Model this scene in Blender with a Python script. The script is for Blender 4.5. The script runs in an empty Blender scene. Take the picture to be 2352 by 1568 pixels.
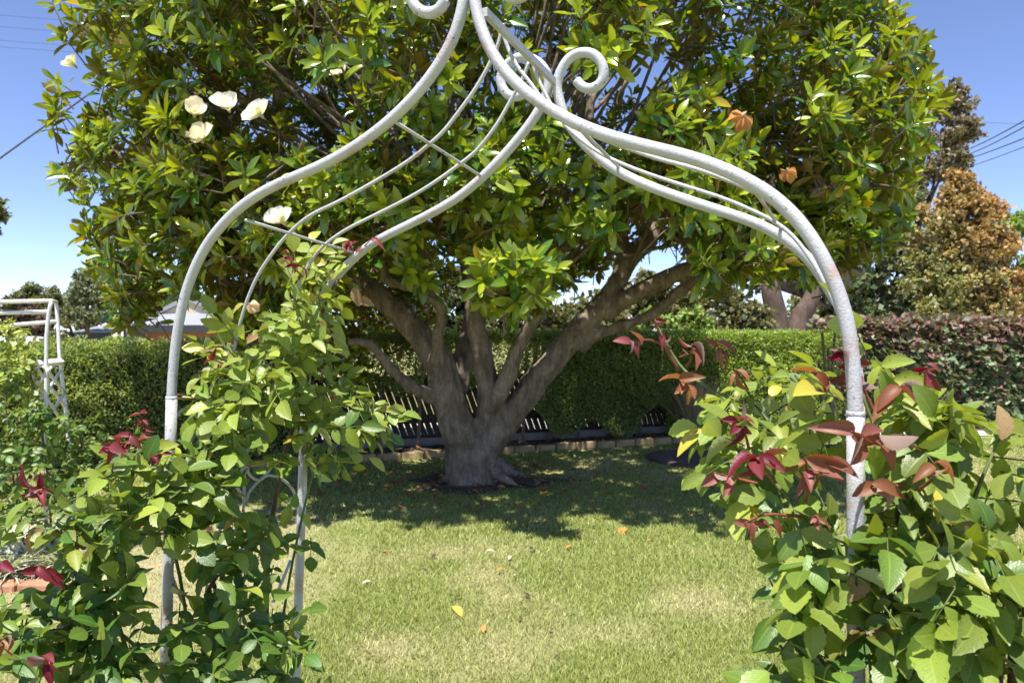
import bpy, bmesh, math, random
import numpy as np
from mathutils import Vector, Matrix

# ------------------------------------------------------------------ camera, sky, sun, exposure
sc = bpy.context.scene
COL = sc.collection
F, CX, HY, EYE = 1568.3, 1176.0, 767.0, 1.5      # photo geometry (2352 px wide copy), eye height in metres

cam_d = bpy.data.cameras.new('camera')
cam = bpy.data.objects.new('camera', cam_d); COL.objects.link(cam)
cam.location = (0, 0, EYE); cam.rotation_euler = (math.radians(90), 0, 0)
cam_d.sensor_width = 36.0; cam_d.lens = 24.0
cam_d.shift_y = -(784.0 - HY) / 2352.0
cam_d.clip_start = 0.05; cam_d.clip_end = 3000
cam_d.dof.use_dof = True; cam_d.dof.focus_distance = 1.6; cam_d.dof.aperture_fstop = 8.0
sc.camera = cam

SUN = Vector((-0.12, -0.33, 0.95)).normalized()
world = bpy.data.worlds.new('World'); sc.world = world; world.use_nodes = True
wn = world.node_tree; wn.nodes.clear()
sky = wn.nodes.new('ShaderNodeTexSky'); sky.sky_type = 'NISHITA'; sky.sun_disc = False
sky.sun_elevation = math.asin(SUN.z); sky.sun_rotation = math.atan2(SUN.x, SUN.y)
sky.air_density = 0.9; sky.dust_density = 0.0; sky.ozone_density = 3.0; sky.altitude = 2500
bgn = wn.nodes.new('ShaderNodeBackground'); bgn.inputs['Strength'].default_value = 0.11
won = wn.nodes.new('ShaderNodeOutputWorld')
wm = wn.nodes.new('ShaderNodeMix'); wm.data_type = 'RGBA'; wm.blend_type = 'MULTIPLY'; wm.inputs[0].default_value = 1.; wm.inputs[7].default_value = (1.08, .98, 1.06, 1)
wn.links.new(sky.outputs['Color'], wm.inputs[6]); wn.links.new(wm.outputs[2], bgn.inputs['Color']); wn.links.new(bgn.outputs['Background'], won.inputs['Surface'])

sun_d = bpy.data.lights.new('sun', 'SUN'); sun_d.energy = 4.6; sun_d.angle = math.radians(0.53)
sun_d.color = (1.0, 0.955, 0.88)
sun_o = bpy.data.objects.new('sun', sun_d); COL.objects.link(sun_o); sun_o.location = (0, 0, 30)
sun_o.rotation_euler = (-SUN).to_track_quat('-Z', 'Y').to_euler()

vs = sc.view_settings
vs.view_transform = 'Standard'; vs.look = 'None'; vs.gamma = 1.0; vs.use_curve_mapping = False
vs.exposure = 1.1
sc.cycles.use_denoising = True
sc.cycles.max_bounces = 8; sc.cycles.transmission_bounces = 6; sc.cycles.diffuse_bounces = 4
sc.cycles.caustics_reflective = False; sc.cycles.caustics_refractive = False
sc.cycles.sample_clamp_indirect = 6.0

rng = np.random.default_rng(11); random.seed(5)
R_ = lambda a, b, n=None: rng.uniform(a, b, n)

# ------------------------------------------------------------------ helpers
def D(px, py, d):
    """a point seen at (px,py) of the 2352 px copy, d metres in front of the camera"""
    return np.array([(px - CX) / F * d, d, EYE + (HY - py) / F * d])

def DD(l): return np.array([D(*p[:3]) for p in l])

def proj(P):
    d = np.maximum(P[:, 1], .01)
    return CX + P[:, 0] / d * F, HY - (P[:, 2] - EYE) / d * F, d

def on_plane(px, py, A, B):
    """where the sight line through (px,py) meets the upright plane through A and B (x,y)"""
    u, v = (px - CX) / F, (HY - py) / F
    nx, ny = -(B[1] - A[1]), B[0] - A[0]
    d = (nx * A[0] + ny * A[1]) / (nx * u + ny)
    return np.array([u * d, d, EYE + v * d])

def inpoly(x, y, poly):
    poly = np.asarray(poly, float); inside = np.zeros(len(x), bool); j = len(poly) - 1
    for i in range(len(poly)):
        xi, yi = poly[i]; xj, yj = poly[j]
        c = ((yi > y) != (yj > y)) & (x < (xj - xi) * (y - yi) / (yj - yi + 1e-9) + xi)
        inside ^= c; j = i
    return inside

def unit(a): return a / np.maximum(np.linalg.norm(a, axis=-1, keepdims=True), 1e-9)

def frames(axis, normal):
    y = unit(axis); z = unit(normal - (normal * y).sum(-1, keepdims=True) * y)
    return np.stack([np.cross(y, z), y, z], -1)

def mesh(name, V, Fs, mat=None, smooth=False, tint=None, uv=None):
    V = np.asarray(V, np.float32)
    if not isinstance(Fs, (list, tuple)) or np.ndim(Fs[0][0]) == 0: Fs = [Fs]
    Fs = [np.asarray(f, np.int32) for f in Fs if len(f)]
    me = bpy.data.meshes.new(name)
    nl = sum(f.size for f in Fs); npoly = sum(len(f) for f in Fs)
    me.vertices.add(len(V)); me.vertices.foreach_set('co', V.ravel())
    me.loops.add(nl); me.loops.foreach_set('vertex_index', np.concatenate([f.ravel() for f in Fs]))
    me.polygons.add(npoly)
    tot = np.concatenate([np.full(len(f), f.shape[1], np.int32) for f in Fs])
    me.polygons.foreach_set('loop_start', np.concatenate([[0], np.cumsum(tot)[:-1]]).astype(np.int32))
    me.polygons.foreach_set('loop_total', tot)
    me.polygons.foreach_set('use_smooth', np.full(npoly, bool(smooth)))
    if tint is not None:
        a = me.attributes.new('tint', 'FLOAT_VECTOR', 'POINT')
        a.data.foreach_set('vector', np.asarray(tint, np.float32).ravel())
    if uv is not None:
        l = me.uv_layers.new(name='uv')
        li = np.concatenate([f.ravel() for f in Fs])
        l.data.foreach_set('uv', np.asarray(uv, np.float32)[li].ravel())
    me.update(calc_edges=True)
    if mat: me.materials.append(mat)
    return me

def link(name, me, parent=None, M=None, stuff=False):
    o = bpy.data.objects.new(name, me); COL.objects.link(o)
    if parent is not None:
        o.parent = parent
        T = Matrix.Translation(-parent.location)
        o.matrix_basis = T @ (M if M is not None else Matrix.Identity(4))
    elif M is not None: o.matrix_basis = M
    if stuff: o['kind'] = 'stuff'
    return o

def thing(name, label, cat, base, group=None):
    o = bpy.data.objects.new(name, None); COL.objects.link(o); o.empty_display_size = .1
    o.location = Vector(base); o['label'] = label; o['category'] = cat
    if group: o['group'] = group
    return o

def tag(o, label, cat, group=None):
    o['label'] = label; o['category'] = cat
    if group: o['group'] = group
    return o

def struct(o): o['kind'] = 'structure'; return o

def curve(pts, k=6):
    P = np.asarray(pts, float)
    if len(P) < 3:
        t = np.linspace(0, 1, k + 1)[:, None]; return P[0] * (1 - t) + P[-1] * t
    Q = np.vstack([2 * P[0] - P[1], P, 2 * P[-1] - P[-2]]); out = []
    for i in range(1, len(Q) - 2):
        p0, p1, p2, p3 = Q[i - 1:i + 3]
        for t in np.linspace(0, 1, k, endpoint=False):
            out.append(.5 * (2 * p1 + (p2 - p0) * t + (2 * p0 - 5 * p1 + 4 * p2 - p3) * t * t + (3 * p1 - p0 - 3 * p2 + p3) * t ** 3))
    out.append(Q[-2]); return np.array(out)

def tube(P, r, n=8):
    P = np.asarray(P, float); m = len(P); r = np.broadcast_to(np.asarray(r, float), (m,))
    T = unit(np.gradient(P, axis=0)); a = np.array([0., 0, 1]) if abs(T[0][2]) < .9 else np.array([1., 0, 0])
    u = unit(np.cross(T[0], a)); V = []; ang = np.linspace(0, 2 * np.pi, n, endpoint=False)
    for i in range(m):
        u = unit(u - T[i] * u.dot(T[i])); w = np.cross(T[i], u)
        V.append(P[i] + r[i] * (np.cos(ang)[:, None] * u + np.sin(ang)[:, None] * w))
    V = np.vstack(V); i = np.arange(m - 1)[:, None] * n; j = np.arange(n)[None]; jn = (j + 1) % n
    Q = np.stack([i + j, i + jn, i + n + jn, i + n + j], -1).reshape(-1, 4)
    V = np.vstack([V, P[0], P[-1]]); c0, c1 = m * n, m * n + 1; j = np.arange(n); jn = (j + 1) % n
    Tq = np.vstack([np.stack([np.full(n, c0), jn, j], -1), np.stack([np.full(n, c1), (m - 1) * n + j, (m - 1) * n + jn], -1)])
    return V, Q, Tq

class Bag:
    """collects shapes into one mesh"""
    def __init__(s): s.V = []; s.Q = []; s.T = []; s.n = 0
    def add(s, V, Q=None, T=None):
        if Q is not None and len(Q): s.Q.append(np.asarray(Q) + s.n)
        if T is not None and len(T): s.T.append(np.asarray(T) + s.n)
        s.V.append(np.asarray(V)); s.n += len(V); return s
    def tube(s, P, r, n=8): return s.add(*tube(P, r, n))
    def box(s, c, size, rz=0., bev=0.):
        x, y, z = np.array(size) / 2
        if bev:
            b = bev; prof = np.array([[-x + b, -y], [x - b, -y], [x, -y + b], [x, y - b], [x - b, y], [-x + b, y], [-x, y - b], [-x, -y + b]])
            V = np.vstack([np.c_[prof * (1 - b / max(x, y)), np.full(8, -z)], np.c_[prof, np.full(8, -z + b)], np.c_[prof, np.full(8, z - b)], np.c_[prof * (1 - b / max(x, y)), np.full(8, z)]])
            Q = [[r * 8 + j, r * 8 + (j + 1) % 8, (r + 1) * 8 + (j + 1) % 8, (r + 1) * 8 + j] for r in range(3) for j in range(8)]
            T = [[24, 24 + j, 25 + j] for j in range(1, 7)] + [[0, j + 1, j] for j in range(1, 7)]
        else:
            V = np.array([[sx * x, sy * y, sz * z] for sz in (-1, 1) for sy in (-1, 1) for sx in (-1, 1)])
            Q = [[0, 2, 3, 1], [4, 5, 7, 6], [0, 1, 5, 4], [2, 6, 7, 3], [0, 4, 6, 2], [1, 3, 7, 5]]; T = None
        c_, s_ = math.cos(rz), math.sin(rz)
        V = V @ np.array([[c_, s_, 0], [-s_, c_, 0], [0, 0, 1]]) + np.array(c)
        return s.add(V, Q, T)
    def mesh(s, name, mat, smooth=False):
        return mesh(name, np.vstack(s.V), [np.vstack(a) for a in (s.Q, s.T) if a], mat, smooth)
    def put(s, name, mat, parent=None, smooth=False, stuff=False): return link(name, s.mesh(name, mat, smooth), parent, stuff=stuff)

_lat = rng.random((64, 64))
def vnoise(x, y, s):
    x = np.asarray(x) / s + 1000.3; y = np.asarray(y) / s + 1000.7
    i, j = np.floor(x).astype(int), np.floor(y).astype(int); fx, fy = x - i, y - j
    fx = fx * fx * (3 - 2 * fx); fy = fy * fy * (3 - 2 * fy)
    g = lambda a, b: _lat[a % 64, b % 64]
    return (g(i, j) * (1 - fx) + g(i + 1, j) * fx) * (1 - fy) + (g(i, j + 1) * (1 - fx) + g(i + 1, j + 1) * fx) * fy
def fnoise(x, y, s): return .5 * vnoise(x, y, s) + .3 * vnoise(x + 7, y + 3, s / 2.1) + .2 * vnoise(x + 1, y + 9, s / 4.3)

# leaf templates: rows along y (0..1), three columns; x across, z up from the blade
def leaf_shape(nl, w=.36, widest=.5, fold=.2, curl=.25, serr=0., twist=0., pw=1.0):
    t = np.linspace(0, 1, nl + 1); e = math.log(.5) / math.log(widest)
    prof = np.sin(np.pi * np.clip(t, 0, 1) ** e) ** pw; prof[0] = .06; prof[-1] = .015
    if serr: prof = prof * (1 + serr * np.where(np.arange(nl + 1) % 2, 1, -1) * (np.arange(nl + 1) < nl))
    V = []
    for ti, p in zip(t, prof):
        zc = -curl * ti * ti; hw = w / 2 * p; tw = twist * ti
        V += [[-hw, ti, zc + fold * hw - tw * hw], [0, ti, zc], [hw, ti, zc + fold * hw + tw * hw]]
    V = np.array(V); Q = []
    for i in range(nl):
        a = i * 3; Q += [[a, a + 1, a + 4, a + 3], [a + 1, a + 2, a + 5, a + 4]]
    uv = np.c_[np.tile([0, .5, 1], nl + 1), np.repeat(t, 3)]
    return V, np.array(Q), uv

def batch(temps, which, org, R, scl, tint):
    """many leaves as one set of arrays"""
    Vs, Qs, Us, Ts, n = [], [], [], [], 0
    for k, (V, Q, uv) in enumerate(temps):
        s = np.where(which == k)[0]
        if not len(s): continue
        W = org[s][:, None] + np.einsum('mij,nj->mni', R[s] * scl[s][:, None, None], V)
        Vs.append(W.reshape(-1, 3)); Qs.append((Q[None] + (np.arange(len(s)) * len(V))[:, None, None]).reshape(-1, Q.shape[1]) + n)
        Us.append(np.tile(uv, (len(s), 1))); Ts.append(np.repeat(tint[s], len(V), 0)); n += len(V) * len(s)
    return np.vstack(Vs), np.vstack(Qs), np.vstack(Us), np.vstack(Ts)

def leaves_stuff(name, temps, which, org, R, scl, tint, mat, parent):
    V, Q, U, T = batch(temps, which, org, R, scl, tint)
    return link(name, mesh(name, V, Q, mat, True, T, U), parent, stuff=True)

def leaf_objects(name, temps, which, org, R, scl, tint, mat, parent, ntint=8):
    """single leaf objects sharing a few meshes: shape x colour"""
    if not len(org): return
    key = np.clip((np.argsort(np.argsort(tint[:, 2] * 10 + tint[:, 0])) * ntint) // len(org), 0, ntint - 1)
    cache = {}
    for i in range(len(org)):
        k = (int(which[i]), int(key[i]))
        if k not in cache:
            V, Q, uv = temps[k[0]]; cache[k] = mesh(name, V, Q, mat, True, np.tile(tint[i], (len(V), 1)), uv)
        M = Matrix.Identity(4)
        for a in range(3):
            for b in range(3): M[a][b] = float(R[i][a, b] * scl[i])
            M[a][3] = float(org[i][a])
        link(name, cache[k], parent, M)

def pick_front(P, scl, R, n, cell=26., lo=(0, 0), hi=(2352, 1568)):
    """the n leaves that show largest: nearest in their patch of the view"""
    x, y, d = proj(P); ok = (x > lo[0]) & (x < hi[0]) & (y > lo[1]) & (y < hi[1])
    key = (np.floor(x / cell) * 1000 + np.floor(y / cell)).astype(int)
    face = np.abs((R[:, :, 2] * unit(P - np.array([0, 0, EYE]))).sum(-1))
    order = np.argsort(np.where(ok, d, 99)); seen = {}; sel = []
    for i in order:
        if not ok[i]: break
        if seen.get(key[i], 0) < 1: seen[key[i]] = 1; sel.append(i)
    sel = np.array(sel); s = scl[sel] / d[sel] * (.3 + face[sel]); sel = sel[np.argsort(-s)[:n]]
    m = np.zeros(len(P), bool); m[sel] = True; return m

# ------------------------------------------------------------------ materials
class NT:
    def __init__(s, name):
        s.m = bpy.data.materials.new(name); s.m.use_nodes = True; s.t = s.m.node_tree; s.t.nodes.clear()
        s.out = s.t.nodes.new('ShaderNodeOutputMaterial')
    def n(s, typ, props=None, **inp):
        nd = s.t.nodes.new('ShaderNode' + typ)
        for k, v in (props or {}).items(): setattr(nd, k, v)
        for k, v in inp.items():
            key = k.replace('_', ' ')
            sock = nd.inputs[int(k[1:])] if k[0] == 'i' and k[1:].isdigit() else nd.inputs[key]
            if isinstance(v, bpy.types.NodeSocket): s.t.links.new(v, sock)
            else: sock.default_value = v
        return nd
    def mix(s, a, b, f, mode='MIX'):
        nd = s.t.nodes.new('ShaderNodeMix'); nd.data_type = 'RGBA'; nd.blend_type = mode
        for sk, v in ((nd.inputs[0], f), (nd.inputs[6], a), (nd.inputs[7], b)):
            if isinstance(v, bpy.types.NodeSocket): s.t.links.new(v, sk)
            else: sk.default_value = v if not isinstance(v, tuple) or len(v) == 4 else v + (1,)
        return nd.outputs[2]
    def math(s, op, a, b=0., c=None):
        nd = s.t.nodes.new('ShaderNodeMath'); nd.operation = op
        for i, v in enumerate((a, b) if c is None else (a, b, c)):
            if isinstance(v, bpy.types.NodeSocket): s.t.links.new(v, nd.inputs[i])
            else: nd.inputs[i].default_value = v
        return nd.outputs[0]
    def ramp(s, f, stops):
        nd = s.t.nodes.new('ShaderNodeValToRGB'); s.t.links.new(f, nd.inputs[0]); e = nd.color_ramp.elements
        while len(e) < len(stops): e.new(.5)
        for el, (p, c) in zip(e, stops): el.position = p; el.color = c if len(c) == 4 else tuple(c) + (1,)
        return nd.outputs[0]
    def noise(s, scale, detail=4., rough=.55, coord=None, out='Fac'):
        nd = s.n('TexNoise', Scale=scale, Detail=detail, Roughness=rough)
        s.t.links.new(coord if coord is not None else s.n('TexCoord').outputs['Object'], nd.inputs['Vector']); return nd.outputs[out]
    def bump(s, h, strength=.3, dist=.01): return s.n('Bump', Height=h, Strength=strength, Distance=dist).outputs[0]
    def done(s, shader): s.t.links.new(shader, s.out.inputs['Surface']); return s.m

def plain(name, col, rough=.6, var=.25, scale=8., bump=0., bscale=40., spec=.4, metal=0.):
    t = NT(name); f = t.noise(scale, 5)
    c = t.mix(tuple(x * (1 - var) for x in col), tuple(min(1, x * (1 + var)) for x in col), t.ramp(f, [(.3, (0, 0, 0)), (.7, (1, 1, 1))]))
    p = t.n('BsdfPrincipled', Base_Color=c, Roughness=rough, Specular_IOR_Level=spec, Metallic=metal)
    if bump: t.t.links.new(t.bump(t.noise(bscale, 6), bump), p.inputs['Normal'])
    return t.done(p.outputs[0])

def leaf_mat(name, a, b, special, under=None, trans=.35, rough=.4, spec=.5, vein=.25, spots=0., spotcol=(.12, .05, .02), bump=.2, tcol=None, uvs=True):
    """tint: x picks between the two leaf colours, y brightness, z amount of the special colour"""
    t = NT(name); at = t.n('Attribute', {'attribute_name': 'tint'}).outputs['Vector']
    sx = t.n('SeparateXYZ', Vector=at)
    c = t.mix(a, b, sx.outputs[0]); c = t.mix(c, special, sx.outputs[2])
    br = t.math('MULTIPLY_ADD', sx.outputs[1], .8, .6)
    c = t.mix(c, t.n('CombineColor', Red=br, Green=br, Blue=br).outputs[0], 1., 'MULTIPLY')
    nrm = None
    if uvs:
        uv = t.n('TexCoord').outputs['UV']; su = t.n('SeparateXYZ', Vector=uv)
        off = t.math('ABSOLUTE', t.math('SUBTRACT', su.outputs[0], .5))
        rib = t.math('SUBTRACT', 1., t.n('MapRange', Value=off, i1=.0, i2=.05).outputs[0])
        ph = t.math('SUBTRACT', t.math('MULTIPLY', su.outputs[1], 11.), t.math('MULTIPLY', off, 7.))
        sv = t.math('PINGPONG', ph, .5)
        side = t.math('SUBTRACT', 1., t.n('MapRange', Value=sv, i1=.0, i2=.14).outputs[0])
        vv = t.math('MAXIMUM', rib, t.math('MULTIPLY', side, .2))
        c = t.mix(c, tuple(min(1, x * 1.5 + .02) for x in b), t.math('MULTIPLY', vv, vein))
        nrm = t.bump(t.math('ADD', t.math('ADD', t.math('MULTIPLY', sv, .45), t.noise(5., 3, .5, uv)), t.math('MULTIPLY', rib, -.6)), bump, .006)
    if spots:
        ob = t.n('TexCoord').outputs['Object']
        sp = t.ramp(t.noise(9. if uvs else 60., 3, .6, ob), [(.62, (0, 0, 0)), (.70, (1, 1, 1))])
        c = t.mix(c, spotcol, t.math('MULTIPLY', sp, spots))
    if under:
        bf = t.n('NewGeometry').outputs['Backfacing']; c2 = t.mix(c, under, bf)
    else:
        bf = t.n('NewGeometry').outputs['Backfacing']; c2 = t.mix(c, t.mix(c, (.75, .85, .7), .22), bf)
    p = t.n('BsdfPrincipled', Base_Color=c2, Roughness=rough, Specular_IOR_Level=spec)
    if nrm is not None: t.t.links.new(nrm, p.inputs['Normal'])
    tc = t.mix(c, tcol or (1., .95, .25), 1., 'MULTIPLY')
    tr = t.n('BsdfTranslucent', Color=t.mix(tc, (1.8, 1.8, 1.5), 1., 'MULTIPLY'))
    return t.done(t.n('MixShader', i0=trans, i1=p.outputs[0], i2=tr.outputs[0]).outputs[0])

def paint_mat(name, base=(.50, .505, .53), rust=.6):
    t = NT(name); ob = t.n('TexCoord').outputs['Object']
    n1 = t.noise(9, 5, .6, ob); n2 = t.noise(55, 4, .6, ob)
    c = t.mix(base, (base[0] * .84, base[1] * .82, base[2] * .84), t.ramp(n1, [(.35, (0, 0, 0)), (.7, (1, 1, 1))]))
    rm = t.math('MULTIPLY', t.ramp(n1, [(.58, (0, 0, 0)), (.66, (1, 1, 1))]), t.ramp(n2, [(.35, (0, 0, 0)), (.6, (1, 1, 1))]))
    c = t.mix(c, (.42, .2, .1), t.math('MULTIPLY', rm, rust))
    ch = t.ramp(t.noise(140, 3, .5, ob), [(.62, (0, 0, 0)), (.66, (1, 1, 1))])
    chm = t.math('MULTIPLY', ch, t.ramp(t.noise(7, 3, .5, ob), [(.5, (0, 0, 0)), (.62, (1, 1, 1))]))
    c = t.mix(c, (.11, .09, .1), chm)
    p = t.n('BsdfPrincipled', Base_Color=c, Roughness=.42, Specular_IOR_Level=.5)
    h = t.math('ADD', t.noise(260, 4, .65, ob), t.math('MULTIPLY', chm, -1.5))
    t.t.links.new(t.bump(h, .5, .004), p.inputs['Normal'])
    return t.done(p.outputs[0])

def bark_mat(name, a, b, c3, scale=6., bump=.7):
    t = NT(name); ob = t.n('TexCoord').outputs['Object']
    mp = t.n('Mapping', Vector=ob, Scale=(1, 1, .35)).outputs[0]
    n1 = t.noise(scale, 12, .72, mp); n2 = t.noise(scale * 5, 8, .65, mp); n3 = t.noise(scale * .35, 3, .5, ob)
    c = t.ramp(n1, [(.3, a), (.52, b), (.72, c3)]); c = t.mix(c, a, t.ramp(n2, [(.5, (0, 0, 0)), (.75, (.7, .7, .7))]))
    c = t.mix(c, c3, t.ramp(n3, [(.55, (0, 0, 0)), (.75, (.5, .5, .5))]))
    p = t.n('BsdfPrincipled', Base_Color=c, Roughness=.9, Specular_IOR_Level=.15)
    t.t.links.new(t.bump(t.math('ADD', n1, t.math('MULTIPLY', n2, .5)), bump, .04), p.inputs['Normal'])
    return t.done(p.outputs[0])

M = {}
M['paint'] = paint_mat('chalky_white_paint')
M['paint2'] = paint_mat('white_arch_paint', (.82, .82, .82), .4)
M['bolt'] = plain('galvanised_bolt', (.3, .29, .3), .4, .3, 60, metal=.6)
M['bark'] = bark_mat('magnolia_bark', (.08, .06, .045), (.245, .195, .145), (.44, .365, .285), 12, 1.)
M['bark2'] = bark_mat('gum_bark', (.05, .035, .03), (.12, .085, .07), (.2, .15, .12), 5)
M['twig'] = plain('grey_twig', (.17, .125, .1), .9, .35, 20)
M['mag'] = leaf_mat('magnolia_leaf', (.05, .135, .016), (.35, .41, .026), (.55, .33, .02), under=(.19, .12, .035), trans=.28, rough=.19, spec=.75, vein=.2, bump=.06)
M['rose'] = leaf_mat('rose_leaf', (.065, .155, .024), (.34, .38, .06), (.48, .37, .05), trans=.3, rough=.42, spec=.55, vein=.2, spots=.75, bump=.14)
M['rose_red'] = leaf_mat('young_rose_leaf', (.15, .006, .022), (.26, .105, .085), (.24, .12, .03), trans=.32, rough=.45, spec=.35, vein=.1, bump=.12, tcol=(1., .5, .3))
M['rose_dry'] = leaf_mat('dry_rose_leaf', (.3, .19, .11), (.38, .26, .14), (.5, .3, .03), trans=.2, rough=.8, spec=.1, vein=.1, spots=.6, bump=.15)
M['cane'] = plain('rose_cane', (.10, .13, .035), .6, .5, 25)
M['cane_old'] = plain('old_rose_cane', (.10, .065, .04), .85, .4, 30, .5)
M['shoot'] = plain('red_shoot', (.2, .06, .035), .5, .3, 40)
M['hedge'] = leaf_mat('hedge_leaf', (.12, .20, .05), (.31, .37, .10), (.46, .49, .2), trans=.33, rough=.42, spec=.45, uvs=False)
M['hedge_lit'] = leaf_mat('sunlit_hedge_leaf', (.15, .26, .04), (.34, .42, .07), (.45, .5, .12), trans=.3, rough=.45, spec=.4, uvs=False)  # brighter copy of the hedge leaf, sunlit tone put into the colour
M['copper'] = leaf_mat('copper_hedge_leaf', (.09, .145, .065), (.21, .26, .14), (.22, .10, .10), trans=.15, rough=.5, spec=.35, uvs=False)
M['core'] = plain('hedge_dark_core', (.035, .03, .02), .95, .4, 15, .6)  # for the light-blocking box added inside the hedges
M['silver'] = leaf_mat('silver_leaf', (.36, .39, .31), (.52, .54, .44), (.5, .48, .4), trans=.15, rough=.7, spec=.2, uvs=False)
M['drygrass'] = leaf_mat('dry_stalk', (.28, .21, .14), (.38, .30, .2), (.3, .2, .1), trans=.2, rough=.8, spec=.2, uvs=False)
def fol(name, a, b, s): return leaf_mat(name, a, b, s, trans=.22, rough=.55, spec=.3, uvs=False)
M['olive'] = fol('olive_foliage', (.07, .085, .03), (.16, .165, .05), (.2, .17, .08))
M['greyg'] = fol('grey_green_foliage', (.085, .115, .06), (.20, .22, .12), (.26, .23, .15))
M['rust'] = fol('rust_foliage', (.34, .17, .065), (.44, .27, .09), (.22, .23, .075))
M['gum'] = fol('gum_foliage', (.15, .12, .09), (.24, .18, .13), (.12, .13, .06))
M['yell'] = fol('yellow_green_foliage', (.16, .24, .03), (.38, .40, .05), (.5, .4, .08))
M['light'] = fol('light_green_foliage', (.12, .21, .035), (.24, .33, .06), (.3, .32, .1))
M['darkg'] = fol('dark_foliage', (.03, .055, .022), (.08, .11, .035), (.12, .11, .05))
M['purple'] = fol('purple_foliage', (.10, .06, .055), (.17, .11, .09), (.2, .14, .1))
M['petal'] = leaf_mat('magnolia_petal', (.80, .80, .78), (.82, .74, .62), (.55, .24, .07), under=(.79, .78, .74), trans=.25, rough=.5, spec=.3, vein=.0, bump=.05, tcol=(1, .97, .8))
M['fence'] = plain('weathered_fence_board', (.055, .042, .03), .9, .4, 12, .4)
M['plinth'] = plain('concrete_plinth', (.20, .19, .18), .95, .25, 6, .4)
M['block'] = plain('limestone_block', (.34, .24, .125), .95, .35, 9, .5, 50)
M['brick'] = plain('terracotta_brick', (.42, .20, .12), .9, .3, 14, .5, 60)
M['wallbrick'] = plain('red_house_brick', (.40, .16, .10), .9, .3, 3, .3)
M['mortar'] = plain('mortar', (.42, .36, .30), .95, .2, 5)
M['soil'] = plain('garden_mulch', (.085, .06, .045), .97, .6, 22, .9, 60)
M['roof'] = plain('grey_steel_roof', (.27, .28, .31), .5, .06, 2, spec=.5)
M['gutter'] = plain('dark_gutter', (.035, .037, .05), .5, .1)
M['trim'] = plain('white_trim', (.72, .70, .66), .6, .08)
M['gable'] = plain('cream_gable', (.55, .47, .36), .8, .1)
M['carpaint'] = plain('white_car_paint', (.78, .79, .8), .22, .03, spec=.6)
M['glass'] = plain('dark_glass', (.02, .025, .03), .08, .1, spec=.8)
M['tyre'] = plain('tyre_rubber', (.02, .02, .02), .85, .2)
M['lamp'] = plain('red_lamp', (.5, .02, .02), .25, .1)
M['wire'] = plain('power_cable', (.03, .035, .05), .6, .1)
M['cover'] = None; M['drystick'] = plain('bamboo', (.38, .23, .12), .6, .3, 60)
M['litter'] = leaf_mat('leaf_litter', (.20, .10, .05), (.36, .17, .06), (.10, .07, .05), trans=.1, rough=.7, spec=.2, uvs=False)
M['path'] = plain('pale_paving', (.62, .57, .50), .9, .12, 3)
M['verge'] = plain('dry_verge_grass', (.27, .26, .09), .95, .35, 1.5, .4, 30)
M['fl_or'] = plain('orange_dead_leaf', (.55, .20, .04), .6, .3, 60)
M['fl_br'] = plain('brown_dead_leaf', (.06, .04, .028), .8, .4, 60)
M['fl_pa'] = plain('pale_fallen_petal', (.72, .62, .45), .7, .15, 60)
M['fl_ye'] = plain('yellow_dead_leaf', (.62, .38, .06), .6, .2, 60)

# ------------------------------------------------------------------ ground
def dryness(x, y):
    v = fnoise(x, y, .7) * 1.3 - .48
    for px, py, s, k in ((920, 1470, .16, .5), (1600, 1375, .18, .35), (1480, 1430, .2, .25), (1700, 1560, .4, .0), (1180, 1440, .25, .2), (1090, 1365, .25, .2),
                         (940, 1385, .22, -.6), (1400, 1555, .16, -.7), (1240, 1400, .5, -.2), (760, 1300, .4, .3), (1560, 1140, .6, -.3), (1100, 1130, .8, -.25)):
        d = EYE * F / (py - HY); v = v + k * np.exp(-((x - (px - CX) / F * d) ** 2 + (y - d) ** 2) / (2 * s * s))
    v = v + .5 * np.clip((-1.15 - x) / .5, 0, 1) * np.clip((6. - y) / 1., 0, 1)
    return np.clip(v, 0, 1)

def edge_y(x): return 8.62 + .338 * np.asarray(x)          # front of the garden bed along the hedge

struct(link('ground', mesh('ground', [[-300, -60, -.03], [300, -60, -.03], [300, 500, -.03], [-300, 500, -.03]], [[0, 1, 2, 3]], M['verge'])))

def lawn_mat():
    t = NT('lawn_turf'); at = t.n('Attribute', {'attribute_name': 'tint'}).outputs['Vector']; sx = t.n('SeparateXYZ', Vector=at)
    ob = t.n('TexCoord').outputs['Object']; n = t.noise(60, 6, .7, ob)
    g = t.mix((.12, .155, .04), (.29, .32, .11), n); s = t.mix((.33, .26, .16), (.58, .48, .33), n)
    c = t.mix(g, s, t.math('MULTIPLY', sx.outputs[0], .85))
    p = t.n('BsdfPrincipled', Base_Color=c, Roughness=.95, Specular_IOR_Level=.1)
    t.t.links.new(t.bump(n, .8, .02), p.inputs['Normal']); return t.done(p.outputs[0])
M['lawn'] = lawn_mat()
gx, gy = np.meshgrid(np.linspace(-9, 13, 221), np.linspace(-1.5, 13.5, 151))
dr = dryness(gx, gy); bump = (fnoise(gx, gy, .5) - .5) * .012
Vg = np.c_[gx.ravel(), gy.ravel(), bump.ravel()]
ii = (np.arange(150)[:, None] * 221 + np.arange(220)[None]).ravel(); Qg = np.stack([ii, ii + 1, ii + 222, ii + 221], -1)
ctr = Vg[Qg].mean(1); Qg = Qg[ctr[:, 1] < edge_y(ctr[:, 0]) + .1]
struct(link('lawn', mesh('lawn', Vg, Qg, M['lawn'], True, np.c_[dr.ravel(), dr.ravel() * 0, dr.ravel() * 0])))

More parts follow.
